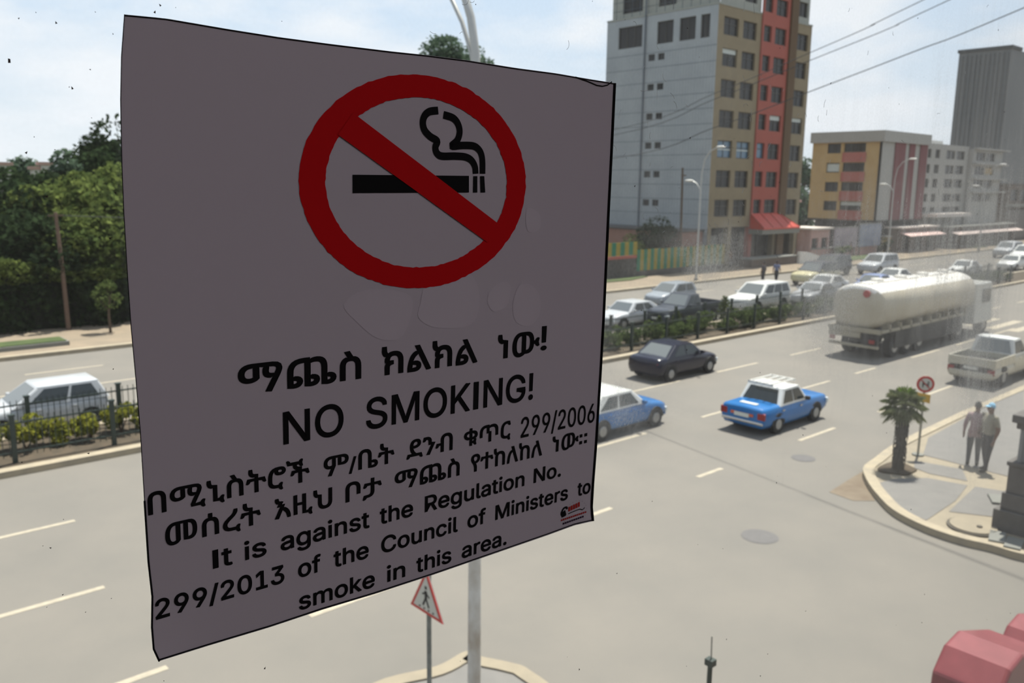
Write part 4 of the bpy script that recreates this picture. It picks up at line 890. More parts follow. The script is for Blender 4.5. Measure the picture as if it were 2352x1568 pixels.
tpx(40, 490, 50.5, 2.4, lf_d, 'low dark tree above the hedge at the left edge', nl=6500, size=.3)
tpx(95, 500, 49.6, 2.0, lf_d, 'low dark tree between hedge and bright trees', nl=5500, size=.3)
tpx(266, 262, 80, 3.4, lf_d, 'tall dark tree rising above the rest beside the sign', nl=12000, clumps=40, size=.4, base=.2)
tpx(225, 335, 76, 2.3, lf_d, 'dark tree shoulder just left of the tallest tree', nl=4000, base=.3)
tpx(145, 335, 72, 1.05, lf_f, 'slim isolated treetop above the canopy left of the tallest tree', nl=1600, size=.3, rz=1.6)
tpx(105, 385, 70, 2.6, lf_d, 'dark treetop behind the canopy below the slim isolated one', nl=4500)
tpx(180, 380, 66, 2.6, lf_b, 'green treetop behind the canopy left of the dark shoulder tree', nl=4500)
tpx(50, 356, 200, 3.6, lf_f, 'tiny blue-green cypress-like tree on the far horizon left of its twin', nl=1200, size=1.0, rz=4)
tpx(66, 366, 200, 2.6, lf_f, 'tiny blue-green tree on the far horizon, right one of the pair', nl=900, size=1.0, rz=4)
tpx(1026, 66, 82, 3.2, lf_f, 'tall eucalyptus whose crown shows above the sign beside the lamp arms', nl=9000, size=.36, clumps=34, rz=4.6, trunk=.3)
tpx(1086, 90, 84, 2.1, lf_f, 'narrow eucalyptus top right of the lamp arms above the sign', nl=3600, size=.36, rz=4, trunk=.2)
for i in range(7): tree(16+i*5.2, 51+2*math.sin(i*2), 8.0+math.sin(i), 3.2, lf_b, 'leafy tree in the row behind the hedge, hidden behind the sign', 'hidden hedge-side trees', 2600, .45)
tpx(1852, 352, 150, 2.2, lf_f, 'dark distant tree between the tower and the yellow building', nl=1500, size=.5, rz=4)
tpx(1850, 420, 140, 3.2, lf_f, 'distant tree filling the gap right of the tower', nl=2000, size=.6, rz=5)
for px, py, w, lab in ((8, 372, 2.4, 'tiny pale house with pinkish roof on the far left horizon'), (86, 382, 1.8, 'tiny pale house on the horizon behind the canopy'), (108, 372, 2.2, 'tiny whitish house on the horizon, rightmost of the three')):
    p = AT(px, py, 190); t = thing('house', lab, 'house', (p[0], p[1], 0))
    MB().box(p[0]-w/2, p[0]+w/2, p[1], p[1]+2, 0, p[2]-.6).build('wall', mat('far_house', (176, 170, 162), .9), t); MB().box(p[0]-w/2-.4, p[0]+w/2+.4, p[1]-.2, p[1]+2.2, p[2]-.6, p[2]).build('roof', mat('far_roof', (160, 130, 118), .9), t)
    MB().box(p[0]-w/2+.6, p[0]-w/2+1.6, p[1]-.05, p[1], p[2]-2.6, p[2]-1.4).build('window', glassd, t)
tag(MB().prism([(20, 150), (420, 150), (420, 420), (-40, 420)], 0, 3.0).build('hill', leafmat('far_field', (74, 90, 66), (96, 108, 80), .05)), None, None, None, 'structure')
# small street tree and verge bed on the far pavement
t = thing('street_tree', 'small slender street tree on the far pavement near the sign edge', 'tree', (12.83, 44, .13))
MB().tube([(12.83, 44, .1), (12.8, 44, 1.0), (12.9, 44, 2.0)], [.07, .06, .03], 7).build('trunk', bark, t)
(V, Q), cc = crown((12.8, 44, 2.0), (.75, .75, .7), 900, .12, 9); fastmesh('foliage', V, Q, lf_g, t, 'stuff')
for c in cc[:6]: MB().tube([(12.82, 44, 1.2), tuple(c)], [.025, .008], 5).build('branch', bark, t)
t = thing('verge_bed', 'raised grassy verge bed with stone edging on the far pavement at left', 'flower bed', (6, 42, .13))
MB().box(2, 10.4, 41.8, 43.2, .1, .32).build('edging', conc, t); MB().box(2.1, 10.3, 41.9, 43.1, .3, .36).build('grass', grass, t)
b = G(145, 757); t = thing('utility_pole', 'thin reddish-brown utility pole in front of the hedge', 'pole', (11.4, 46.3, .1))
MB().tube([(11.5, 46.2, .05), (11.45, 46.2, 3), (11.35, 46.2, 5.95)], [.12, .1, .08], 8).build('pole', mat('brown_pole', (104, 84, 70), .9, noise=(5, .2)), t, smooth=True)
MB().box(11.0, 11.7, 46.16, 46.24, 5.75, 5.83).build('crossarm', bark, t)
b = PY(1568, 385, 46.3); t = thing('utility_pole', 'thin dark utility pole against the grey side wall of the tower', 'pole', (b[0], 46.3, .1))
MB().tube([(b[0]+.3, 46.3, .05), (b[0], 46.3, b[1])], [.12, .08], 8).build('pole', bark, t, smooth=True); MB().box(b[0]-.1, b[0]+.5, 46.26, 46.34, b[1]-.7, b[1]-.6).build('crossarm', bark, t)
def wire(label, pts, r=.012):
    P = [Vector(p) for p in pts]; out = []
    for i in range(len(P)-1):
        p0, p1, p2, p3 = P[max(i-1, 0)], P[i], P[i+1], P[min(i+2, len(P)-1)]
        for k in range(6):
            t = k/6; out.append(.5*((2*p1)+(p2-p0)*t+(2*p0-5*p1+4*p2-p3)*t*t+(3*p1-p0-3*p2+p3)*t**3))
    out.append(P[-1]); tag(MB().tube(out, r, 5).build('overhead_wire', mat('weathered_cable', (58, 60, 62), .9)), label, 'wire')
wire('lowest overhead wire crossing the street and the grey tower wall', [(26.9, 40.9, 7.6), (24.28, 21.84, 8.53), (23.54, 16.73, 9.43), (23.1, 13.22, 10.27), (22.73, 10.18, 11.02), (22.43, 7.63, 11.69), (21.6, -3, 15)], .013)
wire('middle overhead wire crossing the street and the sky at right', [(26.9, 40.9, 8.2), (24.63, 22.19, 9.39), (23.9, 17.05, 10.35), (23.45, 13.49, 11.18), (23.14, 11.0, 11.76), (22.99, 9.55, 12.21), (22, -3, 16)], .011)
wire('highest overhead wire crossing the sky at right', [(27.0, 40.9, 8.4), (24.7, 22.2, 9.6), (23.96, 17.06, 10.55), (23.54, 13.56, 11.41), (23.32, 11.69, 11.89), (23.18, 10.28, 12.34), (22.1, -3, 16.4)], .011)
wire('thin wire running from the brown utility pole past the hedge', [(11.35, 46.2, 5.8), (20, 46.2, 5.5), (36, 46.2, 5.9)], .02)
# ================================================================== GATE PILLAR, POST, RED PANELS
def pillar():
    t = thing('gate_pillar', 'large grey stone gate pillar with capital cut by the right edge', 'pillar', (20.9, 5.6, .14))
    pm = mat('pillar_stone', (96, 92, 88), .85, noise=(5, .15), rgb2=(82, 79, 76)); cm = mat('pillar_shaft', (128, 128, 126), .8, noise=(4, .1))
    cx, cy = 20.75, 5.55
    def b(h, z0, z1, nm, m, bv=.02): MB().box(cx-h, cx+h, cy-h, cy+h, z0, z1).build(nm, m, t, bevel=bv)
    b(.72, .1, .62, 'foot', pm); b(.62, .62, 1.0, 'plinth', pm); b(.56, 1.0, 1.62, 'pedestal', pm, .01); b(.6, 1.62, 1.72, 'moulding', pm); b(.44, 1.72, 2.46, 'shaft_core', cm)
    for k in range(6):
        a = cx-.4+k*.16
        MB().cyl((a, cy-.44, 1.72), (a, cy-.44, 2.46), .05, n=8).build('fluting', cm, t); MB().cyl((cx-.44, cy-.4+k*.16, 1.72), (cx-.44, cy-.4+k*.16, 2.46), .05, n=8).build('fluting', cm, t)
    b(.52, 2.46, 2.6, 'capital', pm); b(.6, 2.6, 2.78, 'abacus', pm); b(.38, 2.78, 2.9, 'lamp_foot', mat('brown_iron', (70, 54, 46), .7))
    MB().box(21.4, 34, 5.3, 5.7, .1, 1.5).build('attached_wall', pm, t)
pillar()
q = PY(1632, 1513, 2.0); t = thing('fence_post', 'dark slim post with a thin rod on top near the bottom edge of the picture', 'post', (q[0], 2.0, 0))
MB().tube([(q[0]-.02, 2.0, 0), (q[0], 2.0, q[1])], .0115, 8).build('post', metald, t); MB().box(q[0]-.016, q[0]+.018, 1.98, 2.02, q[1]-.03, q[1]).build('cap', metald, t)
MB().tube([(q[0]+.005, 2.0, q[1]), (q[0], 2.0, q[1]+.11)], .003, 6).build('rod', conc, t)
redp = mat('glossy_red_plastic', (128, 56, 60), .4, coat=.15, noise=(6, .15), rgb2=(112, 44, 48)); dkp = mat('dark_grey_plastic', (74, 78, 76), .6)
def redbox(x, z, w, label):
    t = thing('facade_letter_box', label, 'sign letter', (x, 1.6, z))
    pr = [(-.5, -.9), (-.44, -.1), (-.3, .02), (-.1, .04), (.42, -.14), (.5, -.3), (.5, -.9)]; pr = [(a*w, b*w) for a, b in pr]
    mb = MB(); n = len(pr); mb.add([(x+a, 1.38, z+b) for a, b in pr]+[(x+a, 1.75, z+b) for a, b in pr], [(i, (i+1) % n, n+(i+1) % n, n+i) for i in range(n)]+[tuple(range(n-1, -1, -1)), tuple(range(n, 2*n))]); mb.build('red_shell', redp, t, bevel=.025, segs=3)
    mb = MB(); mb.add([(x+.1*w, 1.365, z-.9*w), (x+.12*w, 1.365, z-.62*w), (x+.24*w, 1.365, z-.36*w), (x+.4*w, 1.365, z-.25*w), (x+.49*w, 1.365, z-.3*w), (x+.52*w, 1.365, z-.9*w)]+[(x+.1*w, 1.34, z-.9*w), (x+.12*w, 1.34, z-.62*w), (x+.24*w, 1.34, z-.36*w), (x+.4*w, 1.34, z-.25*w), (x+.49*w, 1.34, z-.3*w), (x+.52*w, 1.34, z-.9*w)],
        [(0, 1, 2, 3, 4, 5), (11, 10, 9, 8, 7, 6)]+[(i, 6+i, 6+(i+1) % 6, (i+1) % 6) for i in range(6)]); mb.build('dark_cover', dkp, t)
    MB().tube([(x, 1.5, z-.6*w), (x-.02, 1.0, z-.75*w), (x-.02, .6, z-.75*w)], .02, 8).build('wall_bracket', dkp, t)
redbox(5.32, 4.93, 1.0, 'rounded glossy red plastic box with dark grey cover at the bottom right corner')
redbox(6.42, 4.66, 1.0, 'second red plastic box cut by the right edge of the picture')
# ================================================================== ROOM AROUND THE CAMERA
AY = .032; RM = Matrix.Rotation(-AY, 4, 'Z')
def rbuild(name, mb, m, **k):
    mb.v = [tuple(RM @ Vector(v)) for v in mb.v]; return struct(name, mb, m, **k)
FILL_W = 17  # power of each unseen fill light added to brighten the sign
wallp = mat('room_wall_paint', (176, 168, 164), .9); 
mb = MB(); wallholes(mb, 'y', .62, -3.2, 4.6, -.2, 9.4, [(-1.1, 3.1, 6.2, 8.75)], -.24, 1); wallholes(mb, 'y', .36, -3.2, 4.6, 5.9, 9.1, [(-1.1, 3.1, 6.2, 8.75)], .24, 1); rbuild('wall_front', mb, mat('facade_render', (160, 152, 140), .9))
rbuild('wall_back', MB().box(-3.2, 4.6, -4.7, -4.5, 5.9, 9.1), wallp); rbuild('wall_left', MB().box(-3.4, -3.2, -4.7, .36, 5.9, 9.1), wallp); rbuild('wall_right', MB().box(4.6, 4.8, -4.7, .36, 5.9, 9.1), wallp)
rbuild('floor_8', MB().box(-3.4, 4.8, -4.7, .36, 5.9, 6.0), mat('room_floor', (96, 84, 74), .7)); rbuild('ceiling', MB().box(-3.4, 4.8, -4.7, .62, 9.0, 9.2), wallp)
for i, (lx, lab) in enumerate(((-.6, 'added unseen fill light on the ceiling above the viewer, nearer the left wall'), (1.6, 'added unseen fill light on the ceiling behind the viewer, nearer the right wall'))):
    t = thing('added_fill_light', lab, 'fill light', (lx, -1.9, 9.0)); MB().box(lx-.65, lx+.65, -2.0, -1.8, 8.93, 9.0).build('fill_housing', white, t, bevel=.01)  # made-up tube fitting out of view, lifts the indoor light on the sign
    em = bpy.data.materials.get('fill_glow') or bpy.data.materials.new('fill_glow'); em.use_nodes = True; em.node_tree.nodes['Principled BSDF'].inputs['Emission Color'].default_value = (1, .97, 1, 1); em.node_tree.nodes['Principled BSDF'].inputs['Emission Strength'].default_value = 8
    MB().cyl((lx-.6, -1.9, 8.9), (lx+.6, -1.9, 8.9), .02, n=10).build('tube', em, t)
    al = bpy.data.lights.new('fill_area', 'AREA'); al.shape = 'RECTANGLE'; al.size = 1.2; al.size_y = .12; al.energy = FILL_W; al.color = (1, .96, 1); ao = bpy.data.objects.new('fill_area', al); COL.objects.link(ao); ao.parent = t; ao.location = (0, 0, -.15)
# window pane with settled street dust
PD = .4290
def pane_pt(px, py):
    r = RM.inverted() @ Vector(ray(px, py)); k = PD/r.y; return r.x*k, CH+r.z*k
def vnoise(u, v, seed):
    rg = np.random.default_rng(seed); g = rg.random((257, 257)); u = np.mod(u, 256); v = np.mod(v, 256); i = u.astype(int); j = v.astype(int); a = u-i; b = v-j; a = a*a*(3-2*a); b = b*b*(3-2*b)
    return (g[i, j]*(1-a)+g[i+1, j]*a)*(1-b)+(g[i, j+1]*(1-a)+g[i+1, j+1]*a)*b
def window_pane():
    xs = np.concatenate([[-1.1, -.5, 0], np.linspace(.05, 1.75, 640), [2.4, 3.1]]); zs = np.concatenate([[6.2, 6.5], np.linspace(6.7, 7.9, 420), [8.3, 8.75]])
    X, Z = np.meshgrid(xs, zs, indexing='ij')
    d = np.full(X.shape, .034)
    def blob(px, py, rx, ry, amp, p=1.6):
        cx, cz = pane_pt(px, py); ex, _ = pane_pt(px+rx, py); _, ez = pane_pt(px, py+ry)
        q = ((X-cx)/(ex-cx))**2+((Z-cz)/(ez-cz))**2; return amp*np.exp(-q**p)
    st = vnoise(X*300, Z*24, 1)*.35+vnoise(X*120, Z*10, 2)*.4+vnoise(X*40, Z*16, 9)*.25; bl = vnoise(X*34, Z*30, 3)*.5+vnoise(X*90, Z*80, 4)*.3+vnoise(X*14, Z*14, 5)*.2
    d += .03*np.clip((X-.30)/.9, 0, 1)*(.7+.6*st)                      # dirtier away from the sign
    streak = np.clip((st-.2)*1.5, 0, 1); soft = np.clip((bl-.3)*2, 0, 1)
    d += blob(2060, 560, 190, 150, .30)*(.45+.75*streak)
    d += blob(2240, 560, 120, 200, .34)*(.4+.8*streak)
    d += blob(2250, 730, 45, 190, .5, 1.2)*(.6+.55*streak)
    d += blob(1905, 700, 60, 115, .55, 1.1)*(.7+.5*soft)
    d += blob(2060, 790, 150, 90, .12)*(.5+.8*streak)
    d += blob(2280, 330, 150, 260, .14)*(.3+1.0*streak)
    d += blob(1960, 360, 110, 200, .08)*(.4+1.0*streak)
    d += blob(1640, 595, 95, 75, .52, 1.1)*(.65+.6*soft)
    d += blob(1500, 590, 70, 60, .12)*soft
    d += blob(1460, 945, 90, 65, .34, 1.2)*(.45+.8*soft)
    d += blob(1395, 905, 40, 60, .36, 1.2)*(.4+.8*soft)
    d += blob(1380, 760, 40, 160, .12)
    d += blob(2250, 1000, 60, 130, .22, 1.3)*(.6+.5*streak)
    d += blob(2290, 860, 90, 70, .20)*(.5+.7*streak)
    d += blob(2070, 990, 45, 100, .10)
    d += blob(1560, 250, 200, 300, .05)*(.3+1.1*soft)
    d += blob(1450, 480, 80, 300, .06)
    for k in range(26):                                                 # dried drip marks
        cx = .62+RNG.random()*.85; top = 7.6+RNG.uniform(-.1, .12); bot = top-RNG.uniform(.06, .3); w = .0012+.003*RNG.random()
        d += .035*np.exp(-((X-cx-.004*np.sin(Z*40))/w)**2)*(Z < top)*(Z > bot)
    d = np.clip(d, 0, .62)
    n0, n1 = X.shape; V = np.stack([X, np.full(X.shape, PD), Z], -1).reshape(-1, 3); i, j = np.meshgrid(np.arange(n0-1), np.arange(n1-1), indexing='ij'); a = i*n1+j
    Q = np.stack([a, a+n1, a+n1+1, a+1], -1).reshape(-1, 4)
    V = V @ np.array(RM)[:3, :3].T
    m = bpy.data.materials.new('dusty_window_glass'); m.use_nodes = True; t = m.node_tree; L = t.links
    for n in list(t.nodes): t.nodes.remove(n)
    at = N(t, 'ShaderNodeAttribute'); at.attribute_name = 'dust'
    tc = N(t, 'ShaderNodeTexCoord'); tx = N(t, 'ShaderNodeTexNoise'); tx.inputs['Scale'].default_value = 420; tx.inputs['Detail'].default_value = 3; L.new(tc.outputs['Object'], tx.inputs['Vector'])
    mr = N(t, 'ShaderNodeMapRange'); mr.inputs['From Min'].default_value = .3; mr.inputs['From Max'].default_value = .7; mr.inputs['To Min'].default_value = .72; mr.inputs['To Max'].default_value = 1.28; L.new(tx.outputs['Fac'], mr.inputs['Value'])
    mu = N(t, 'ShaderNodeMath'); mu.operation = 'MULTIPLY'; mu.use_clamp = True; L.new(at.outputs['Fac'], mu.inputs[0]); L.new(mr.outputs[0], mu.inputs[1])
    tr = N(t, 'ShaderNodeBsdfTransparent'); tr.inputs[0].default_value = (.97, .985, .975, 1); gl = N(t, 'ShaderNodeBsdfGlossy'); gl.inputs['Roughness'].default_value = 0.0; fr = N(t, 'ShaderNodeFresnel'); fr.inputs[0].default_value = 1.35
    m1 = N(t, 'ShaderNodeMixShader'); L.new(fr.outputs[0], m1.inputs[0]); L.new(tr.outputs[0], m1.inputs[1]); L.new(gl.outputs[0], m1.inputs[2])
    tl = N(t, 'ShaderNodeBsdfTranslucent'); tl.inputs[0].default_value = (*lin((205, 202, 194)), 1); df = N(t, 'ShaderNodeBsdfDiffuse'); df.inputs[0].default_value = (*lin((205, 201, 190)), 1)
    m2 = N(t, 'ShaderNodeMixShader'); m2.inputs[0].default_value = .3; L.new(tl.outputs[0], m2.inputs[1]); L.new(df.outputs[0], m2.inputs[2])
    m3 = N(t, 'ShaderNodeMixShader'); L.new(mu.outputs[0], m3.inputs[0]); L.new(m1.outputs[0], m3.inputs[1]); L.new(m2.outputs[0], m3.inputs[2])
    o = N(t, 'ShaderNodeOutputMaterial'); L.new(m3.outputs[0], o.inputs[0])
    ob = fastmesh('window_1', V, Q, m); at_ = ob.data.attributes.new('dust', 'FLOAT', 'POINT'); at_.data.foreach_set('value', d.reshape(-1).astype(np.float32)); ob['kind'] = 'structure'
    fm = mat('aluminium_frame', (150, 150, 148), .4, metal=.5); mb = MB()
    for x0, x1, z0, z1 in ((-1.1, 3.1, 6.2, 6.26), (-1.1, 3.1, 8.69, 8.75), (-1.1, -1.04, 6.2, 8.75), (3.04, 3.1, 6.2, 8.75)): mb.box(x0, x1, .40, .46, z0, z1)
    mb.v = [tuple(RM @ Vector(v)) for v in mb.v]; f = mb.build('window_frame', fm); f.parent = ob
    # insect specks and dried-on fibres
    mb = MB(); rg = np.random.default_rng(11)
    for k in range(230):
        px, py = rg.uniform(0, 2352), rg.uniform(0, 1568)
        if 280 < px < 1400 and 60 < py < 1500: continue
        if 560 < px*0+py < 780 and px < 280: continue
        x, z = pane_pt(px, py); s = (.0002+.0004*rg.random()**2)*(1+x*.9); a0 = rg.uniform(0, 3.14)
        p = [(x+math.cos(a0+i*2.1)*s*(1 if i else 1.8), PD-.0005, z+math.sin(a0+i*2.1)*s*(1 if i else 1.8)) for i in range(3)]; mb.add(p, [(0, 1, 2)])
    x, z = pane_pt(20, 140); mb.add([(x-.0004, PD-.0005, z-.0009), (x+.0006, PD-.0005, z-.0008), (x+.0006, PD-.0005, z+.0008), (x-.0003, PD-.0005, z+.001)], [(0, 1, 2, 3)])
    mb.v = [tuple(RM @ Vector(v)) for v in mb.v]; sp = mb.build('insect_specks', mat('speck_brown', (52, 40, 36), .9)); sp.parent = ob; sp['kind'] = 'stuff'
    mb = MB()
    for k in range(90):
        px, py = rg.uniform(880, 2352), rg.uniform(0, 640)
        if px < 1420 and py > 120: px += 520
        x, z = pane_pt(px, py); s = .0012+.003*rg.random(); a0 = rg.uniform(0, 6.28); c = rg.uniform(-2.5, 2.5); P = []
        for i in range(7): P.append((x, PD-.0005, z)); x += math.cos(a0+c*i/6)*s/3; z += math.sin(a0+c*i/6)*s/3
        mb.tube(P, .00009*(1+P[0][0]), 3)
    mb.v = [tuple(RM @ Vector(v)) for v in mb.v]; sp = mb.build('dried_fibres', mat('fibre_grey', (170, 172, 172), .9)); sp.parent = ob; sp['kind'] = 'stuff'
window_pane()
